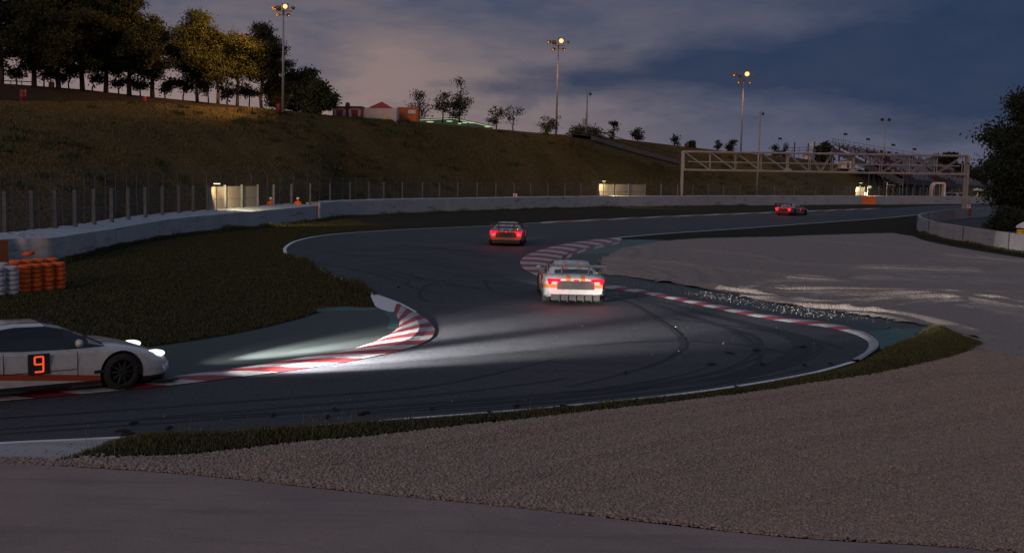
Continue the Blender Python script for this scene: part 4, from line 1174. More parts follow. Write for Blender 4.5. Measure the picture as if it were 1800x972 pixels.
# first one: stands between wall and fence, shines along the fence to the right
Pb = GY(381, fenceP(381, 2.6).y)
tripod(381, 318, Pb, 'portable work light on a tripod behind the left padded wall', 2200, GY(640, wallY(640) - 7, 0), 64)
light('SPOT', 'work_lamp', GY(381, Pb.y, 2.75) , 700, (1.0, .78, .46), None, .12, fenceP(425, 4) + Vector((0, 0, 1.2)), 80, .2)
Pb2 = GY(1060, fenceP(1060, 2.4).y)
tripod(1060, 316, Pb2, 'portable work light on a tripod behind the far white wall', 1500, GY(1180, wallY(1180) - 6, 0), 105)
light('SPOT', 'work_lamp', GY(1060, Pb2.y, 2.9), 650, (1.0, .80, .45), None, .12, fenceP(1085, 4) + Vector((0, 0, 1.2)), 95, .2)
Pb3 = GY(1511, fenceP(1511, 2.4).y)
tripod(1511, 320, Pb3, 'portable work light by the orange wall end under the gantry', 1800, GY(1600, wallY(1600) - 6, 0), 110, (1.0, .85, .5))
light('SPOT', 'work_lamp', GY(1511, Pb3.y, 2.9), 650, (1.0, .9, .55), None, .12, fenceP(1511, 4) + Vector((0, 0, 1.4)), 90, .2)
t = empty('street_lamp', GY(1524, wallY(1524) + 3), 0, 'small lit globe lamp on a post right of the orange wall end', 'lamp')
hh = at(1524, 330, wallY(1524) + 3).z
mb = MB(); mb.bar((0, 0, 0), (0, 0, hh), .05, n=6); mb.build('pole', M['pole'], t)
mb = MB(); mb.ball((.25, 0, hh + .1), .36, .25, .22, 12, 8); mb.build('lamp_glass', M['lamp_green'], t, smooth=True)

def cam_pole(px, base_py, top_py, Y, label, box=None):
    b = at(px, base_py, Y); h = at(px, top_py, Y).z - b.z; s = Y / 150
    t = empty('camera_pole', b, 0, label, 'camera pole', 'camera poles on the hill')
    mb = MB(); mb.bar((0, 0, -.3), (0, 0, h), .13 * s, .10 * s, 10); mb.build('pole', M['pole'], t, smooth=True)
    mb = MB(); mb.tube([(0, 0, h - .1), (.12, 0, h + .06), (.32, 0, h), (.42, 0, h - .2)], .04, 6); mb.build('arm', M['pole'], t)
    mb = MB(); mb.ball((.42, 0, h - .36), .17 * s, None, .2 * s, 10, 6); mb.build('camera', M['dark'], t, smooth=True)
    if box:
        mb = MB(); mb.box((-.35, 0, box), (.42, .35, .8)); mb.build('control_box', M['pole'], t)
    return t
cam_pole(1030.5, 232, 161, 158, 'thin camera pole with a control box at the top of the stairs', 1.4)
cam_pole(1330, 350, 196, 172, 'tall bare camera pole seen through the gantry left half')

def twin_lamp(px, base_py, top_py, Y, label):
    b = at(px, base_py, Y); h = at(px, top_py, Y).z - b.z
    t = empty('twin_floodlight', b, 0, label, 'light mast')
    mb = MB(); mb.bar((0, 0, 0), (0, 0, h), .17, .12, 8); mb.build('pole', M['pole'], t, smooth=True)
    mb = MB(); mb.bar((-.6, 0, h), (.6, 0, h), .07, n=6); mb.build('crossbar', M['pole'], t)
    for s in (-1, 1):
        mb = MB(); mb.box((s * .72, -.1, h + .16), (.55, .45, .5), rot=Matrix.Rotation(s * .5, 3, 'Y')); mb.build('floodlight', M['dark'], t)
twin_lamp(1551, 318, 212, 235, 'dark unlit mast with two floodlights above the grandstand')
for px, b, tp, lab in [(1481.5, 280, 236, 'short lamp pole on the grandstand rim, nearest its top end'), (1521.5, 286, 245, 'short lamp pole on the grandstand rim left of the unlit twin mast'), (1565.5, 298, 255, 'short lamp pole on the grandstand rim right of the unlit twin mast'), (1602.5, 306, 262.5, 'short lamp pole on the grandstand rim, farthest right'), (1367, 282, 244, 'short lamp pole above the gantry left half, away from the grandstand')]:
    Y = 255; p = at(px, b, Y); h = at(px, tp, Y).z - p.z
    t = empty('lamp_pole', p, 0, lab, 'lamp pole', 'short dark lamp poles against the sky')
    mb = MB(); mb.bar((0, 0, 0), (0, 0, h), .06, .05, 6); mb.build('pole', M['pole'], t)
    mb = MB(); mb.box((.3, -.1, h), (.75, .4, .42), rot=Matrix.Rotation(.15, 3, 'Y')); mb.build('lamp_head', M['dark'], t)

# ------------------------------------------------------------------ grandstand
def grandstand():
    Bn, Fn = at(1463, 255, 222), at(1588, 313, 200)
    Bf, Ff = at(1800, 309, 430), at(1800, 335, 392)
    t = empty('grandstand', Vector((Fn.x, Fn.y, 0)), 0, 'maroon and grey seated grandstand on the right, descending behind the gantry', 'grandstand')
    NR = 18
    mA, mB_, mC = MB(), MB(), MB()
    S = 60
    def P(s, r):
        a = Fn.lerp(Bn, r); b = Ff.lerp(Bf, r)
        return a.lerp(b, s)
    rows = []
    for r in range(NR):
        u0, u1 = r / NR, (r + 1) / NR
        for k in range(S):
            s0 = (k / S) ** 1.6; s1 = ((k + 1) / S) ** 1.6
            z0 = P(0, u0).z * 0; a0, a1 = P(s0, u0), P(s1, u0); b0, b1 = P(s0, u1), P(s1, u1)
            ma = Vector((0, 0, 0))
            step_a = Vector((a0.x, a0.y, b0.z)); step_b = Vector((a1.x, a1.y, b1.z))
            blk = (k // 5 + r // 3 + (r // 6) * 2)
            tgt = (mA, mB_, mA, mB_, mB_)[(k // 9 + (r // 4) * 2 + (k // 4 + r // 2) % 2 * (r % 4 > 1)) % 5]
            tgt.add([a0, a1, step_b, step_a], [(0, 1, 2, 3)])
            tgt.add([step_a, step_b, b1, b0], [(0, 1, 2, 3)])
            if k % 2 == 0:
                c_ = step_a.lerp(b0, .5); d_ = (a1 - a0).normalized()
                tgt.box(c_ + Vector((0, 0, .25)), (max((a1 - a0).length * .8, .3), .08, .45), rot=Matrix.Rotation(math.atan2(d_.y, d_.x), 3, 'Z'))
    mA.build('maroon_seating', M['maroon'], t, sub=True); mB_.build('grey_seating', M['greyseat'], t, sub=True)
    for k in range(14):
        mb = MB(); s = (k / 13) ** 1.6; p = P(s, 0); mb.bar((p.x, p.y, 0), p, .14, n=6)
        q = P(s, .45); mb.bar((q.x, q.y, 0), q, .16, n=6); mb.bar((p.x, p.y, .2), q, .09, n=5); mb.build('support_frame', M['slate'], t, sub=True)
        mb = MB(); q2 = P(s, .98); mb.bar((q2.x, q2.y, 0), q2, .18, n=6); mb.build('rear_column', M['slate'], t, sub=True)
    mb = MB(); a, b = P(0, 0), P(1, 0)
    mb.add([a, b, b + Vector((0, 0, -1.0)), a + Vector((0, 0, -1.0))], [(0, 1, 2, 3)])
    q0, q1 = P(0, .5), P(1, .5)
    mb.add([(q0.x, q0.y, q0.z - .4), (q1.x, q1.y, q1.z - .4), (q1.x, q1.y, -.1), (q0.x, q0.y, -.1)], [(0, 1, 2, 3)])
    # closed near end under the stepped seats
    n0 = [P(0, r / NR) - Vector((0, 0, .3)) for r in range(NR + 1)]
    for i in range(NR):
        mb.add([n0[i], n0[i + 1], (n0[i + 1].x, n0[i + 1].y, n0[i + 1].z - 1.4), (n0[i].x, n0[i].y, n0[i].z - 1.0)], [(0, 1, 2, 3)])
    mb.build('stand_fascia', M['slate'], t, sub=True)
    for r, hh in ((0.0, 1.1), (1.0, 1.2)):
        mb = MB()
        pts = [P((k / 40) ** 1.6, r) for k in range(41)]
        for k in range(41): mb.bar(pts[k], pts[k] + Vector((0, 0, hh)), .035, n=5)
        for z in (hh, hh * .5): mb.tube([p + Vector((0, 0, z)) for p in pts], .035, 5)
        mb.build('guard_rail', M['steel'], t, sub=True)
    # deck with railing at the top end
    mb = MB(); d0, d1 = at(1380, 270, 226), at(1466, 268, 224)
    for k in range(8):
        p = d0.lerp(d1, k / 7); mb.bar(p - Vector((0, 0, 1.8)), p + Vector((0, 0, 1.1)), .05, n=5)
    for z in (0, .55, 1.1): mb.bar(d0 + Vector((0, 0, z)), d1 + Vector((0, 0, z)), .05, n=5)
    mb.build('deck_railing', M['steel'], t, sub=True)
    mb = MB()
    for px, tp in ((1397, 250), (1421, 252), (1432, 249), (1455, 253)):
        p = at(px, 300, 225); q = at(px, tp, 225); mb.bar((q.x, q.y, p.z), q, .14, n=6)
    mb.build('steel_column', M['slate'], t, sub=True)
grandstand()

def cabin(name, label, px0, px1, py0, py1, Y, depth, mat, trim=None, cat='cabin', door=True):
    a, b = at(px0, py1, Y), at(px1, py1, Y); top_ = at((px0 + px1) / 2, py0, Y).z
    w = b.x - a.x; zb = min(a.z, b.z) - .25; h = top_ - zb
    t = empty(name, Vector(((a.x + b.x) / 2, Y, zb)), 0, label, cat)
    mb = MB(); mb.box((0, depth / 2, h / 2), (w, depth, h)); mb.build('wall', mat, t)
    mb = MB(); mb.box((0, depth / 2, h + .06), (w + .16, depth + .16, .12)); mb.build('roof', trim or M['slate'], t)
    if door:
        mb = MB(); mb.box((w * .18, -.02, h * .45), (w * .28, .05, h * .75)); mb.build('door', trim or M['slate'], t)
    return t, w, h
cabin('site_cabin', 'cream boxy cabin on legs half hidden behind the gantry truss', 1479, 1496, 283, 294, 215, 2.5, M['cream'])
cabin('site_cabin', 'small pink-lit cabin behind the gantry, beside the bare posts', 1414, 1424, 274, 282, 220, 1.6, M['cream'], M['red'])
# tall narrow white panel beside the posts
p = at(1426, 268, 226); t_ = MB(); hq = at(1426, 251, 226).z - p.z
t_.box(p + Vector((0, 0, hq / 2)), (.62, .12, hq)); t_.bar(p + Vector((.45, 0, 0)), p + Vector((.45, 0, hq + .5)), .05, n=6)
tag(t_.build('banner', M['white'], None, origin='auto'), 'narrow pale banner standing between the steel posts by the grandstand', 'banner')

# marshal shelter with an arched roof, behind the far wall
Yb = wallY(1648) + 3; a = GY(1648, Yb)
t = empty('marshal_shelter', a, 0, 'pale arched marshal shelter with a glazed front behind the far wall', 'shelter')
w = 22 / (FPX / Yb); h = at(1648, 322, Yb).z
mb = MB()
pr = [(-w / 2, 0), (-w / 2, h * .62), (-w / 2 * .86, h * .86), (-w / 2 * .5, h), (w / 2, h), (w / 2, 0)]
for i in range(5):
    mb.box(Vector(((pr[i][0] + pr[i + 1][0]) / 2, .5, (pr[i][1] + pr[i + 1][1]) / 2)), (.3, 1.1, math.hypot(pr[i + 1][0] - pr[i][0], pr[i + 1][1] - pr[i][1]) + .08), rot=Matrix.Rotation(math.atan2(pr[i + 1][0] - pr[i][0], pr[i + 1][1] - pr[i][1]), 3, 'Y'))
mb.build('arched_frame', M['cream'], t)
mb = MB(); mb.box((0, .98, h * .42), (w * .8, .05, h * .8)); mb.build('rear_panel', M['slate'], t)
mb = MB()
for x in (-.3, .1, .45): mb.bar((x * w, -.02, 0), (x * w, -.02, h * .9), .05, n=5)
mb.build('window_bar', M['gantry'], t)

# parasol and yellow marshal
def parasol(px, top_py, Pb, r, label):
    h = at(px, top_py, Pb.y).z
    t = empty('parasol', Pb, 0, label, 'parasol')
    mb = MB(); mb.bar((0, 0, 0), (0, 0, h), .04, n=6); mb.build('pole', M['white'], t)
    mb = MB(); mb.lathe([(0.01, h + .05), (r * .5, h - .08), (r, h - .3), (r, h - .42), (r * .97, h - .42), (r * .95, h - .32), (.01, h - .02)], 8); mb.build('canopy', M['white'], t)
parasol(1718, 331, GY(1718, wallY(1718) + 3), 1.0, 'white parasol behind the far wall, over the yellow-clad marshal')
parasol(1800, 390.5, GY(1800, 80), .62, 'pale parasol top at the right edge above the yellow tyres')

# small parked vehicles behind the far wall
def van(px, Y, label, mat, L=3.8, hgt=1.9, rz=0.2):
    p = GY(px, Y); t = empty('parked_van', p, rz, label, 'van', 'vehicles parked behind the far wall')
    prof = [(-L / 2, .35), (L / 2, .35), (L / 2, .95), (L / 2 - .75, 1.12), (L / 2 - 1.25, hgt), (-L / 2 + .15, hgt), (-L / 2, 1.2)]
    mb = MB(); n = len(prof)
    vs = [(x, -.8, z) for x, z in prof] + [(x, .8, z) for x, z in prof]
    mb.add(vs, [tuple(range(n)), tuple(range(2 * n - 1, n - 1, -1))] + [(i, n + i, n + (i + 1) % n, (i + 1) % n) for i in range(n)])
    mb.build('body', mat, t)
    mb = MB()
    for sgn in (-1, 1):
        mb.box((-.1, sgn * .81, hgt - .45), (L * .52, .03, .5))
    mb.build('window', M['glass'], t)
    for sx in (-1, 1):
        for sy in (-1, 1):
            mb = MB(); mb.lathe([(.12, -.1), (.3, -.1), (.33, 0), (.3, .1), (.12, .1)], 14, (sx * L * .32, sy * .75, .32), 'y'); mb.build('wheel', M['rubber'], t)
van(1668, wallY(1668) + 9, 'small pale van parked right of the arched marshal shelter', M['paint_silver'])
van(1690, wallY(1690) + 7, 'white van parked beside the right gantry post, behind the far wall', M['paint_white'])

# T-shaped post
p = GY(1557.5, wallY(1557) + 3); hp = at(1557.5, 319.5, p.y).z
mb = MB(); mb.bar(p, p + Vector((0, 0, hp)), .07, n=6); mb.bar(p + Vector((0, 0, hp * .86)), p + Vector((1.35, 0, hp * .84)), .055, n=6)
tag(mb.build('signal_post', M['gantry'], origin='auto'), 'pale post with one sideways arm behind the far wall', 'signal post')

# letter signs
def letter_sign(px, py0, py1, P, label, letter=True, post=True):
    s = FPX / P.y; h = (py1 - py0) / s; zt = at(px, py0, P.y).z
    t = empty('letter_sign', P, 0, label, 'sign', 'white boards with a red letter')
    mb = MB(); mb.box((0, 0, zt - h / 2), (h * .86, .04, h)); mb.build('board', M['white'], t)
    mb = MB(); c = zt - h / 2
    mb.box((-h * .17, -.03, c), (h * .13, .02, h * .66)); mb.box((h * .05, -.03, c + h * .27), (h * .33, .02, h * .12)); mb.box((h * .02, -.03, c + h * .02), (h * .26, .02, h * .11))
    mb.build('lettering', M['signred'], t)
    mb = MB(); mb.bar((0, .03, 0), (0, .03, zt - h * .5), .03, n=6); mb.build('post', M['steel'], t)
letter_sign(905, 340.5, 348.5, GY(905, wallY(905) + 1.7), 'small white board with a red F above the far white wall')
letter_sign(1521.5, 338.5, 345, GY(1521.5, wallY(1521) + 1.7), 'tiny white board with a red F at the orange wall end')
letter_sign(1702, 359.5, 366, GY(1702, G(1702, 383.5).y + .9), 'white board with a red F beside the right gantry post')
p = GY(1704.5, G(1704, 383.5).y - .5); mb = MB(); mb.lathe([(.01, .35), (.13, .35), (.13, 1.0), (.06, 1.1), (.06, 1.16), (.01, 1.16)], 10, (p.x, p.y, 0)); mb.bar((p.x, p.y, 0), (p.x, p.y, .36), .04, n=6)
tag(mb.build('fire_extinguisher', M['barrel'], origin='auto'), 'dark red extinguisher on a stand below the sign by the gantry post', 'extinguisher')

# ------------------------------------------------------------------ things on the hill
def barrel(px, py0, py1, Y, label):
    b = at(px, py1, Y); s = FPX / Y; h = (py1 - py0) / s
    mb = MB(); r = h * .3
    mb.lathe([(.01, -.15), (r, -.15), (r, h * .3), (r * 1.06, h * .33), (r, h * .36), (r, h * .63), (r * 1.06, h * .66), (r, h * .69), (r, h * .98), (r * .95, h), (.01, h - .02)], 16, b)
    tag(mb.build('barrel', M['barrel'], origin='auto', smooth=True), label, 'barrel', 'red barrels along the hill path')
barrel(40.5, 158, 175, 97, 'dark red barrel on the hill path nearest the left edge')
barrel(253.5, 170, 182, 108, 'dark red barrel on the hill path under the middle pines')
barrel(490, 183, 196, 114, 'dark red barrel at the foot of the tallest light mast')
barrel(1208.5, 252, 258.5, 181, 'small red drum on the crest just above the gantry left end')
p = at(90.5, 154.5, 106); mb = MB(); mb.box(p + Vector((0, 0, .22)), (.42, .35, .5), taper=.94); mb.box(p + Vector((0, 0, .5)), (.48, .4, .06))
tag(mb.build('waste_bin', M['orange_panel'], origin='auto'), 'small orange box on the hilltop between the first pines', 'bin')
mb = MB(); a, b = at(-20, 141, 104), at(57, 144.5, 106)
for k in range(5):
    q = a.lerp(b, k / 4); mb.bar(q - Vector((0, 0, .9)), q, .04, n=6)
mb.bar(a, b, .045, n=6); mb.bar(a - Vector((0, 0, .4)), b - Vector((0, 0, .4)), .035, n=6)
tag(mb.build('railing', M['railm'], origin='auto'), 'plain two-bar railing on the hilltop at the left edge', 'railing')

def kiosk(px0, px1, label):
    Y = 126.5; a, b = at(px0, 206, Y), at(px1, 204, Y); zt = at((px0 + px1) / 2, 189, Y).z
    zb = a.z - .8; w = b.x - a.x; h = zt - zb
    t = empty('food_kiosk', Vector(((a.x + b.x) / 2, Y, zb)), 0, label, 'kiosk', 'red kiosks on the hill')
    mb = MB(); mb.box((0, .9, h / 2), (w - .05, 1.8, h)); mb.build('wall', M['red'], t)
    mb = MB(); mb.box((0, .9, h + .05), (w + .08, 2.0, .14)); mb.build('roof', M['steel'], t)
    mb = MB(); mb.box((0, -.02, h * .5), (w * .34, .05, h * .3)); mb.build('hatch', M['barrel'], t)
    mb = MB()
    for k in range(3):
        for sg in (-1, 1): mb.box((sg * (w * .24 + .1 * k), -.03, h * (.55 + .04 * k)), (.06, .03, h * (.75 - .16 * k)), rot=Matrix.Rotation(sg * .12, 3, 'Y'))
    for k in range(6): mb.box((-w * .2 + k * w * .08, -.03, h * .9), (.05, .03, .2))
    mb.build('white_stripe', M['white'], t)
kiosk(584, 610, 'red kiosk with white stripes at the far left of the row, next to the bush')
kiosk(610.5, 636.5, 'red kiosk with white stripes touching the cream tent')
p = at(611, 189, 127.2); mb = MB(); mb.lathe([(.01, 0), (.26, 0), (.26, .35), (.2, .5), (.01, .58)], 14, p)
tag(mb.build('roof_vent', M['steel'], origin='auto', smooth=True), 'round steel vent standing on the roofs of the two red kiosks', 'vent')
Y = 131; a, b = at(640, 209, Y), at(697, 208, Y); zt = at(668, 190, Y).z; zb = a.z - .9; w = b.x - a.x
t = empty('party_tent', Vector(((a.x + b.x) / 2, Y, zb)), 0, 'cream walled tent with a red pyramid roof between kiosks and container', 'tent')
h = zt - zb
mb = MB(); nC = 40
vs = []
for i in range(nC + 1):
    x = -w / 2 + w * i / nC
    for z in (0, h): vs.append((x, .018 * math.sin(i * 1.9), z))
mb.add(vs, [(2 * i, 2 * i + 2, 2 * i + 3, 2 * i + 1) for i in range(nC)])
mb.add([(-w / 2, 0, 0), (-w / 2, 3, 0), (-w / 2, 3, h), (-w / 2, 0, h), (w / 2, 0, 0), (w / 2, 3, 0), (w / 2, 3, h), (w / 2, 0, h)], [(0, 1, 2, 3), (4, 5, 6, 7), (1, 5, 6, 2)])
mb.build('canvas_wall', M['cream'], t)
mb = MB(); pk = at(670, 178, Y).z - zb; x0, x1 = at(648, 190, Y).x - t.location.x, at(690, 190, Y).x - t.location.x
mb.add([(x0, -.1, h + .02), (x1, -.1, h + .02), (x1, 2.6, h + .02), (x0, 2.6, h + .02), ((x0 + x1) / 2, 1.2, pk)], [(0, 1, 4), (1, 2, 4), (2, 3, 4), (3, 0, 4)])
mb.build('pyramid_roof', M['redroof'], t)
Y = 135; a, b = at(698, 213, Y), at(735, 213, Y); zt = at(716, 189, Y).z; zb = a.z - 1.0; w = b.x - a.x; h = zt - zb
t = empty('shipping_container', Vector(((a.x + b.x) / 2, Y, zb)), 0, 'orange container with a pale sign panel at the right end of the kiosks', 'container')
mb = MB(); mb.box((0, 1.2, h / 2), (w, 2.4, h))
for k in range(9): mb.box((-w / 2 + (k + .5) * w / 9, -.02, h / 2), (w / 22, .05, h * .94))
mb.build('shell', M['orange_steel'], t)
mb = MB(); mb.box((w * .2, -.06, h * .8), (w * .36, .04, h * .17)); mb.build('sign_panel', M['cream'], t)
mb = MB(); mb.box((w * .2, -.06, h * .36), (w * .40, .04, h * .6)); mb.build('door', M['orange_panel'], t)
p = at(678, 207.5, 129); mb = MB(); mb.box(p + Vector((0, 0, .1)), (.45, .3, .3), taper=.8); tag(mb.build('crate', M['yellow_rubber'], origin='auto'), 'small yellow crate in front of the cream tent', 'crate')

# low canopy shape with lamps, standing in for green streaks of light
A, B, C = at(738, 211, 138), at(797, 208.5, 143), at(866, 223, 149)
t = empty('light_streaks', B - Vector((0, 0, 1.2)), 0, 'long low green glowing canopy standing in for light streaks on the crest', 'marquee')
for P0, P1, hgt in ((A, B, .45), (B, C, .55)):
    mb = MB(); d = Vector((0, .6, .0)); zz = Vector((0, 0, hgt)); lo = Vector((0, 0, -.9))
    mb.add([P0 + lo, P1 + lo, P1 + zz * .2, P0 + zz * .2], [(0, 1, 2, 3)]); mb.build('glow_side', M['fascia_glow'], t, sub=True)
    mb = MB(); mb.add([P0 + zz * .2, P1 + zz * .2, P1 + zz * .35 + d * 3, P0 + zz * .35 + d * 3, P0 + zz * .2 - Vector((0, .2, .1)), P1 + zz * .2 - Vector((0, .2, .1))], [(0, 1, 2, 3), (4, 5, 1, 0)]); mb.build('roof', M['slate'], t, sub=True)
    mb = MB(); off = Vector((0, -.1, -.02)); mb.bar(P0 + off, P1 + off, .05, n=6); mb.build('streak_tube', M['lamp_green'], t, sub=True)
mb = MB()
for px, py, l in ((756, 214.5, 12), (790, 213.5, 10), (817, 216, 9), (829, 216, 10), (857, 223, 10), (808, 217.5, 6)):
    p = at(px, py, 136); mb.ball(p, l / 2 / 13, .10, .08, 12, 6)
mb.build('lamp_glass', M['lamp_green'], t, sub=True)

# stairs with railing running down the slope
pts = [at(px, py, Y) for px, py, Y in ((1006, 236, 155), (1040, 241, 155), (1070, 250, 157), (1100, 259, 159), (1130, 267.5, 161), (1160, 275, 163), (1190, 283, 165))]
t = empty('hillside_stairs', pts[3], 0, 'dark stairs with a thin pipe railing running down the hill', 'stairs')
mb = MB()
L = resample(pts, 40)
for p in L: mb.box(p + Vector((0, -.6, -.25)), (1.1, 1.3, .5))
mb.build('step', M['slate'], t, sub=True)
for dy in (-1.2, .2):
    mb = MB(); q = [p + Vector((0, dy, 0)) for p in pts]
    for p in q: mb.bar(p - Vector((0, 0, .5)), p + Vector((0, 0, .95)), .035, n=6)
    for z in (.95, .45): mb.tube([p + Vector((0, 0, z)) for p in q], .035, 6)
    mb.build('handrail', M['railm'], t, sub=True)

# low orange barrier behind the left fence
p0, p1 = GY(432, wallY(432) + 6), GY(516, wallY(516) + 5.5)
mb = MB(); n = 10
for k in range(n):
    a, b = p0.lerp(p1, k / n), p0.lerp(p1, (k + .96) / n)
    mb.add([a, b, b + Vector((0, .1, 1.18)), a + Vector((0, .1, 1.18)), a + Vector((0, .5, 0)), b + Vector((0, .5, 0)), b + Vector((0, .35, 1.18)), a + Vector((0, .35, 1.18))], [(0, 1, 2, 3), (3, 2, 6, 7), (5, 4, 7, 6), (0, 3, 7, 4), (1, 5, 6, 2)])
tag(mb.build('safety_barrier', M['orange_panel'], origin='auto'), 'low orange plastic barrier behind the lit part of the left fence', 'barrier')

# ------------------------------------------------------------------ marshals
def person(loc, rz, label, suit, pose='stand', height=1.72, helmet=True):
    t = empty('person', loc, rz, label, 'person', None)
    k = height / 1.75
    J = {'pel': (0, 0, .95), 'chest': (0, -.03, 1.30), 'neck': (0, -.02, 1.50), 'hl': (.10, 0, .90), 'hr': (-.10, 0, .90), 'kl': (.12, -.04, .50), 'kr': (-.12, -.02, .50), 'al': (.13, 0, .08), 'ar': (-.13, .02, .08), 'tl': (.14, -.16, .03), 'tr': (-.14, -.14, .03),
         'sl': (.19, 0, 1.43), 'sr': (-.19, 0, 1.43), 'el': (.27, -.03, 1.16), 'er': (-.27, -.03, 1.16), 'wl': (.16, -.22, 1.05), 'wr': (-.14, -.24, 1.06), 'head': (0, -.03, 1.62)}
    rad = {'pel': .15, 'chest': .16, 'neck': .065, 'hl': .10, 'hr': .10, 'kl': .075, 'kr': .075, 'al': .055, 'ar': .055, 'tl': .045, 'tr': .045, 'sl': .075, 'sr': .075, 'el': .055, 'er': .055, 'wl': .04, 'wr': .04, 'head': .07}
    names = list(J); E = [('pel', 'chest'), ('chest', 'neck'), ('neck', 'head'), ('pel', 'hl'), ('pel', 'hr'), ('hl', 'kl'), ('hr', 'kr'), ('kl', 'al'), ('kr', 'ar'), ('al', 'tl'), ('ar', 'tr'), ('chest', 'sl'), ('chest', 'sr'), ('sl', 'el'), ('sr', 'er'), ('el', 'wl'), ('er', 'wr')]
    me = bpy.data.meshes.new('body')
    me.from_pydata([Vector(J[n]) * k for n in names], [(names.index(a), names.index(b)) for a, b in E], [])
    o = bpy.data.objects.new('body', me); COL.objects.link(o)
    md = o.modifiers.new('skin', 'SKIN')
    for i, n in enumerate(names):
        me.skin_vertices[0].data[i].radius = (rad[n] * k, rad[n] * k)
        me.skin_vertices[0].data[i].use_root = (n == 'pel')
    o.modifiers.new('sub', 'SUBSURF').levels = 1
    o.modifiers['sub'].render_levels = 2
    me.materials.append(suit)
    o.parent = t
    mb = MB(); mb.ball((0, -.035 * k, 1.64 * k), .085 * k, .10 * k, .12 * k, 14, 10)
    mb.bar((0, -.13 * k, 1.64 * k), (0, -.155 * k, 1.615 * k), .012, .018, 6)
    mb.build('face', M['skin'], t, smooth=True)
    if helmet:
        mb = MB(); mb.ball((0, -.02 * k, 1.68 * k), .125 * k, .145 * k, .13 * k, 16, 8, z0=-.15); mb.build('helmet', M['helmet'], t, smooth=True)
    for sg, w in ((1, 'wl'), (-1, 'wr')):
        mb = MB(); c = Vector(J[w]) * k
        mb.ball(c + Vector((0, -.05, 0)), .038, .05, .022, 8, 6)
        for f_ in range(4): mb.bar(c + Vector(((f_ - 1.5) * .02, -.08, 0)), c + Vector(((f_ - 1.5) * .022, -.15 + .01 * abs(f_ - 1.5), -.015)), .010, .008, 5)
        mb.bar(c + Vector((-sg * .03, -.05, 0)), c + Vector((-sg * .055, -.10, .005)), .011, .008, 5)
        mb.build('hand', M['skin'], t, smooth=True)
    return t
person(GY(523.5, wallY(523.5) + 3.0), .2, 'person in orange overalls and white helmet standing at the wall end', M['suit_orange'], height=1.70)
person(GY(476, wallY(476) + 5.6), .5, 'person in orange with white helmet behind the mesh fence', M['suit_orange'], height=1.72)
person(GY(1717.5, wallY(1717) + 2.6), 0, 'person in a yellow jacket under the white parasol behind the far wall', M['suit_yellow'], height=1.85)

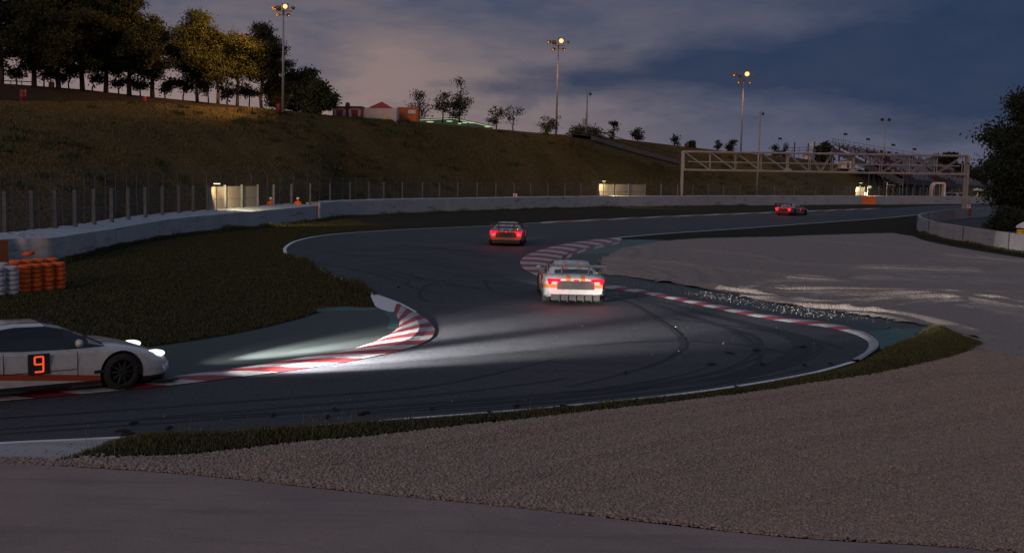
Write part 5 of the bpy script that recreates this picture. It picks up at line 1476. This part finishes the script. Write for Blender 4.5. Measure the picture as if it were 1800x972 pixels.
# ------------------------------------------------------------------ race cars
def loft(mb, secs, m=0, cap=True):
    k = len(secs[0]); b = len(mb.v)
    for s in secs: mb.v += [tuple(p) for p in s]
    for i in range(len(secs) - 1):
        for j in range(k):
            q = (j + 1) % k
            mb.f.append((b + i * k + j, b + i * k + q, b + (i + 1) * k + q, b + (i + 1) * k + j)); mb.m.append(m)
    if cap:
        mb.f.append(tuple(b + j for j in range(k - 1, -1, -1))); mb.m.append(m)
        mb.f.append(tuple(b + (len(secs) - 1) * k + j for j in range(k))); mb.m.append(m)
def make_car(paint):
    t = empty('race_car', (0, 0, 0), 0, 'car', 'race car', 'race cars on the circuit')
    st = [(-2.32, .84, .34, .80), (-2.22, .92, .26, .87), (-1.95, .96, .20, .905), (-1.45, .985, .16, .915), (-.95, .955, .12, .86), (-.3, .945, .10, .82), (.4, .945, .10, .80), (.95, .955, .11, .80), (1.42, .98, .12, .775), (1.80, .95, .12, .69), (2.08, .88, .14, .60), (2.26, .76, .18, .52), (2.36, .58, .24, .45)]
    xs = np.linspace(-2.32, 2.36, 40); secs = []
    A = np.array(st)
    for x in xs:
        w, b, tp = (float(np.interp(x, A[:, 0], A[:, i])) for i in (1, 2, 3))
        mid = b + (tp - b) * .55
        half = [(0, b), (w * .90, b), (w * .985, b + .06), (w, mid - .08), (w * .995, mid + .05), (w * .955, tp - .07), (w * .86, tp - .005), (w * .5, tp + .02), (0, tp + .03)]
        pts = [(x, -y, z) for y, z in half] + [(x, y, z) for y, z in reversed(half[1:-1])]
        secs.append(pts)
    mb = MB(); loft(mb, secs)
    body = mb.build('body', paint, None, smooth=True)
    cut = MB()
    for x in (-1.40, 1.38):
        for sg in (-1, 1): cut.bar((x, sg * .55, .33), (x, sg * 1.2, .33), .395, n=28)
    co = cut.build('cut', paint)
    md = body.modifiers.new('b', 'BOOLEAN'); md.object = co; md.operation = 'DIFFERENCE'; md.solver = 'EXACT'
    dg = bpy.context.evaluated_depsgraph_get()
    me = bpy.data.meshes.new_from_object(body.evaluated_get(dg))
    body.modifiers.clear(); body.data = me
    bpy.data.objects.remove(co)
    body.parent = t
    bm = bmesh.new(); bm.from_mesh(me); bmesh.ops.recalc_face_normals(bm, faces=bm.faces)
    for f in bm.faces: f.smooth = True
    for e in bm.edges:
        if len(e.link_faces) == 2 and e.calc_face_angle(0) > .6: e.smooth = False
    bm.to_mesh(me); bm.free()
    # cabin
    cs = [(-1.78, .895, .62, .90), (-1.40, 1.04, .60, .93), (-.90, 1.17, .57, .90), (-.35, 1.235, .555, .86), (.15, 1.225, .555, .83), (.45, 1.16, .56, .81), (.85, .98, .60, .805), (1.18, .815, .64, .80)]
    gls = {}; rf = MB(); secs = []
    for x, z, wr, zb in cs:
        wb = .82 if x < .9 else .76
        zl = zb - .05
        secs.append([(x, -wb, zl), (x, -(wr + wb) / 2 - .03, (zl + z) / 2), (x, -wr, z - .03), (x, -wr * .6, z), (x, wr * .6, z), (x, wr, z - .03), (x, (wr + wb) / 2 + .03, (zl + z) / 2), (x, wb, zl)])
    for i in range(len(secs) - 1):
        for j in range(7):
            roof = (2 <= j <= 4 and 1 <= i <= 3)
            pillar = (j in (0, 1, 5, 6) and i in (0, 1))
            q = [secs[i][j], secs[i][j + 1], secs[i + 1][j + 1], secs[i + 1][j]]
            if roof or pillar: rf.add(q, [(3, 2, 1, 0)])
            else: gls.setdefault('windscreen' if 2 <= j <= 4 and i > 3 else 'rear_window' if 2 <= j <= 4 else ('side_window', j < 3), MB()).add(q, [(3, 2, 1, 0)])
    rf.build('roof', paint, t, smooth=True); [g_.build(k_ if isinstance(k_, str) else k_[0], M['glass'], t, smooth=True) for k_, g_ in gls.items()]
    # wheels
    for x in (-1.40, 1.38):
        for sg in (-1, 1):
            w = empty('wheel', (x, sg * .83, .335)); w.parent = t
            mb = MB(); mb.lathe([(.23, -.135), (.30, -.135), (.328, -.10), (.335, 0), (.328, .10), (.30, .135), (.23, .135), (.22, 0), (.23, -.135)], 28, (0, 0, 0), 'y'); mb.build('tyre', M['rubber'], w, smooth=True)
            mb = MB()
            mb.lathe([(.232, -.12), (.215, -.08), (.215, .08), (.232, .12)], 24, (0, 0, 0), 'y')
            for k in range(10):
                a = k * math.pi / 5; mb.bar((.05 * math.cos(a), sg * .10, .05 * math.sin(a)), (.22 * math.cos(a), sg * .09, .22 * math.sin(a)), .020, .015, 5)
            mb.lathe([(.01, sg * .12), (.055, sg * .12), (.06, sg * .06)], 12, (0, 0, 0), 'y')
            mb.lathe([(.01, 0), (.20, 0)], 20, (0, 0, 0), 'y', 0)
            mb.build('rim', M['dark'], w)
    mb = MB(); mb.box((-2.22, 0, 1.20), (.34, 1.78, .035), rot=Matrix.Rotation(.12, 3, 'Y'))
    mb.box((-2.36, 0, 1.235), (.04, 1.78, .05))
    for sg in (-1, 1): mb.box((-2.24, sg * .885, 1.17), (.42, .02, .20)); mb.bar((-2.05, sg * .42, .88), (-2.2, sg * .42, 1.19), .03, n=6)
    mb.build('rear_wing', M['dark'], t)
    mb = MB(); mb.box((2.2, 0, .10), (.5, 1.72, .03)); mb.box((2.30, 0, .28), (.12, .9, .16)); mb.build('front_splitter', M['dark'], t)
    mb = MB(); mb.box((-2.28, 0, .25), (.25, 1.5, .18))
    for k in range(5): mb.box((-2.36, -.5 + .25 * k, .22), (.2, .02, .2))
    mb.build('rear_diffuser', M['dark'], t)
    mb = MB(); mb.box((-2.325, 0, .62), (.03, 1.15, .26)); mb.build('rear_grille', M['dark'], t)
    for sg in (-1, 1):
        mb = MB(); mb.ball((.62, sg * .98, .92), .07, .10, .07, 10, 6); mb.bar((.62, sg * .82, .84), (.62, sg * .96, .91), .02, n=5); mb.build('mirror', paint, t, smooth=True)
        mb = MB(); mb.ball((2.06, sg * .66, .585), .20, .13, .07, 14, 8); mb.build('headlight', M['head'], t, smooth=True)
        mb = MB(); mb.box((-2.315, sg * .68, .77), (.06, .40, .085)); mb.bar((-2.33, sg * .80, .70), (-2.28, sg * .80, .70), .06, n=12); mb.build('tail_light', M['tail'], t)
        mb = MB(); mb.box((1.02, sg * .955, .38), (.28, .012, .06)); mb.build('side_vent', M['dark'], t)
        mb = MB(); mb.box((-.15, sg * .947, .46), (1.5, .006, .012)); mb.box((-.62, sg * .95, .64), (.012, .006, .34)); mb.box((.60, sg * .948, .55), (.012, .006, .44)); mb.build('door_seam', M['dark'], t)
        # lit number panel, seven-segment 9
        mb = MB(); mb.box((-.05, sg * .952, .60), (.36, .012, .36)); pn = mb.build('number_panel', M['dark'], t)
        mb = MB()
        for (cx, cz, w_, h_) in [(0, .13, .14, .03), (0, 0, .14, .03), (0, -.13, .14, .03), (-.07, .065, .03, .13), (.07, .065, .03, .13), (.07, -.065, .03, .13)]:
            mb.box((-.05 + cx * (1 if sg < 0 else -1), sg * .962, .60 + cz), (w_, .010, h_))
        mb.build('led_digit', M['led'], pn)
    mb = MB(); mb.box((-2.345, 0, .97 - .2), (.03, .12, .05)); mb.build('rain_light', M['tail'], t)
    mb = MB(); mb.bar((-.2, .2, 1.2), (-.28, .2, 1.5), .006, .003, 5); mb.build('antenna', M['dark'], t)
    return t
def place(t, p0, p1, label):
    a, b = G(*p0), G(*p1)
    t.location = a; t.rotation_euler = (0, 0, math.atan2(b.y - a.y, b.x - a.x)); t['label'] = label
    return t
def repaint(t, mat, old):
    for c in t.children:
        if c.type == 'MESH' and c.data.materials and c.data.materials[0] == old:
            c.data = c.data.copy(); c.data.materials[0] = mat
def headlamps(t, energy, cone=70, down=.10, reach=12, aim=None, tail=True, gap=1.6):
    rz = t.rotation_euler[2]; f = Vector((math.cos(rz), math.sin(rz), 0)); s = Vector((-f.y, f.x, 0))
    for sg in (-1, 1):
        p = Vector(t.location) + f * 2.45 + s * sg * .62 + Vector((0, 0, .62))
        L = light('SPOT', 'head_beam', p, energy, (1.0, .96, .90), None, .06, (aim + s * sg * gap) if aim is not None else p + f * reach - Vector((0, 0, reach * down)), cone, .95)
    for sg in (-1, 1) if tail else ():
        p = Vector(t.location) - f * 2.5 + s * sg * .65 + Vector((0, 0, .75))
        light('POINT', 'tail_glow', p, 14, (1.0, .03, .05), None, .08)
proto = make_car(M['paint_white'])
carA = proto
carB = copy_tree(proto); carC = copy_tree(proto); carD = copy_tree(proto)
a = G(70, 697); b = G(560, 650)
dirA = (b - a).normalized(); nA = Vector((-dirA.y, dirA.x, 0))
carA.location = a + nA * .78; carA.rotation_euler = (0, 0, math.atan2(dirA.y, dirA.x)); carA['label'] = 'pale race car with orange lit number 9 on its door, running along the left kerb'
place(carB, (1000, 522), (972, 484), 'silver race car seen from behind in the chicane between the striped kerbs')
repaint(carB, M['paint_silver'], M['paint_white'])
place(carC, (893, 428), (905, 414), 'dull orange race car on the outside of the bend beyond the striped kerb')
repaint(carC, M['paint_orange'], M['paint_white'])
place(carD, (1392, 378.5), (1470, 375.3), 'small far-off red race car on the track below the gantry')
repaint(carD, M['paint_red'], M['paint_white'])
headlamps(carA, 1300, 50, .045, 18, G(960, 575))
headlamps(carA, 30000, 26, .045, 18, G(790, 602), tail=False, gap=1.6)
headlamps(carA, 46000, 14, .045, 18, G(800, 600), tail=False, gap=1.2)
headlamps(carB, 250, 50, .10); headlamps(carC, 250, 50, .10); headlamps(carD, 250, 50, .10)

# ------------------------------------------------------------------ world
w = bpy.data.worlds.new('World'); scene.world = w; w.use_nodes = True
nt = w.node_tree; nt.nodes.clear()
wo = nt.nodes.new('ShaderNodeOutputWorld')
tc = N(nt, 'ShaderNodeTexCoord')
sx = N(nt, 'ShaderNodeSeparateXYZ'); nt.links.new(tc.outputs['Generated'], sx.inputs[0])
def mth(op, a, b=None, c=None):
    n = N(nt, 'ShaderNodeMath', operation=op)
    for i, v_ in enumerate((a, b, c)):
        if v_ is None: continue
        if isinstance(v_, bpy.types.NodeSocket): nt.links.new(v_, n.inputs[i])
        else: n.inputs[i].default_value = v_
    return n.outputs[0]
X_, Y_, Z_ = sx.outputs
zc = mth('MAXIMUM', Z_, 0.0)
az = mth('DIVIDE', X_, mth('MAXIMUM', Y_, .05))          # -0.45 .. 0.45 over the frame
def cvec(kx, ky):
    den = mth('ADD', zc, .055)
    cb = N(nt, 'ShaderNodeCombineXYZ')
    nt.links.new(mth('MULTIPLY', mth('DIVIDE', X_, den), kx), cb.inputs[0]); nt.links.new(mth('MULTIPLY', mth('DIVIDE', Y_, den), ky), cb.inputs[1])
    return cb.outputs[0]
def avec(kx, kz, ox=0.0):
    cb = N(nt, 'ShaderNodeCombineXYZ')
    nt.links.new(mth('MULTIPLY_ADD', az, kx, ox), cb.inputs[0]); nt.links.new(mth('MULTIPLY', zc, kz), cb.inputs[1])
    return cb.outputs[0]
n1 = noise(nt, avec(5.5, 17, 3.3), 1.0, 8, .56)
n2 = noise(nt, avec(15, 42, 7.1), 1.0, 8, .60)
n3 = noise(nt, avec(3.0, 9, 1.7), 1.0, 3, .5)
# dusk sky: pinkish low on the left, blue-grey to the right and above
low = mixc(nt, ramp(nt, az, -.12, .20), (.240, .182, .178), (.100, .106, .155))
hi_ = mixc(nt, ramp(nt, az, -.4, .35), (.085, .098, .150), (.045, .062, .112))
elw = mth('ADD', zc, mth('MULTIPLY', mth('SUBTRACT', n1, .5), .16))
skyc = mixc(nt, ramp(nt, elw, .080, .150), low, hi_)
glow = mth('MULTIPLY', ramp(nt, elw, .085, .02), ramp(nt, az, .14, -.10))
skyc = mixc(nt, mth('MULTIPLY', glow, .7), skyc, (.315, .215, .190))
# broken blue-grey clouds everywhere
cf = ramp(nt, mth('ADD', mth('MULTIPLY', n1, .6), mth('MULTIPLY', n2, .4)), .49, .68)
skyc = mixc(nt, mth('MULTIPLY', cf, .60), skyc, mixc(nt, ramp(nt, az, -.2, .2), (.068, .083, .138), (.056, .070, .116)))
# bright torn cloud edges
wisp = mth('MULTIPLY', ramp(nt, n2, .50, .74), ramp(nt, n3, .40, .62))
skyc = mixc(nt, mth('MULTIPLY', wisp, .5), skyc, mixc(nt, ramp(nt, az, -.1, .4), (.200, .160, .152), (.085, .085, .112)))
# the great dark bank that opens towards the right
wd = mth('MULTIPLY_ADD', mth('ADD', az, .045), .135, mth('MULTIPLY', mth('SUBTRACT', n1, .5), .060))
wd = mth('ADD', wd, mth('MULTIPLY', mth('SUBTRACT', n2, .5), .030))
dd = mth('SUBTRACT', wd, mth('ABSOLUTE', mth('SUBTRACT', zc, mth('MULTIPLY_ADD', az, .06, .076))))
bank = ramp(nt, dd, -.010, .018)
skyc = mixc(nt, mth('MULTIPLY', bank, .92), skyc, mixc(nt, ramp(nt, n2, .3, .7), (.020, .038, .086), (.030, .046, .090)))
# overhead: the Nishita dusk sky
ns = N(nt, 'ShaderNodeTexSky', sky_type='NISHITA'); ns.sun_disc = False
SUN_EL, SUN_ROT = R(14), R(205)
ns.sun_elevation = SUN_EL; ns.sun_rotation = SUN_ROT
nsm = mixc(nt, 1.0, ns.outputs[0], (.150, .125, .115), 'MULTIPLY')
final = mixc(nt, ramp(nt, zc, .20, .5), skyc, nsm)
bg = N(nt, 'ShaderNodeBackground'); nt.links.new(final, bg.inputs[0]); bg.inputs[1].default_value = 1.0
nt.links.new(bg.outputs[0], wo.inputs[0])

sl = bpy.data.lights.new('sun', 'SUN'); sl.energy = .62; sl.angle = R(25); sl.color = (1.0, .62, .45)
so = bpy.data.objects.new('sun', sl); COL.objects.link(so)
# Nishita rotation is measured from +Y towards +X
sd = Vector((math.sin(SUN_ROT) * math.cos(SUN_EL), math.cos(SUN_ROT) * math.cos(SUN_EL), math.sin(SUN_EL)))
so.rotation_euler = (-sd).to_track_quat('-Z', 'Y').to_euler()

# ------------------------------------------------------------------ camera and render settings
cam = bpy.data.cameras.new('camera'); co = bpy.data.objects.new('camera', cam); COL.objects.link(co)
cam.sensor_width = 36; cam.lens = FPX / 1800 * 36; cam.clip_end = 5000; cam.clip_start = .1
mw = Matrix((( Xv.x, Yv.x, -Fv.x, 0), (Xv.y, Yv.y, -Fv.y, 0), (Xv.z, Yv.z, -Fv.z, H), (0, 0, 0, 1)))
co.matrix_world = mw
scene.camera = co
scene.render.engine = 'CYCLES'
scene.cycles.use_denoising = True
scene.cycles.max_bounces = 6; scene.cycles.transparent_max_bounces = 16
scene.cycles.sample_clamp_indirect = 4
vs = scene.view_settings
vs.view_transform = 'Standard'; vs.look = 'None'; vs.exposure = 0.0; vs.gamma = 1.0; vs.use_curve_mapping = False
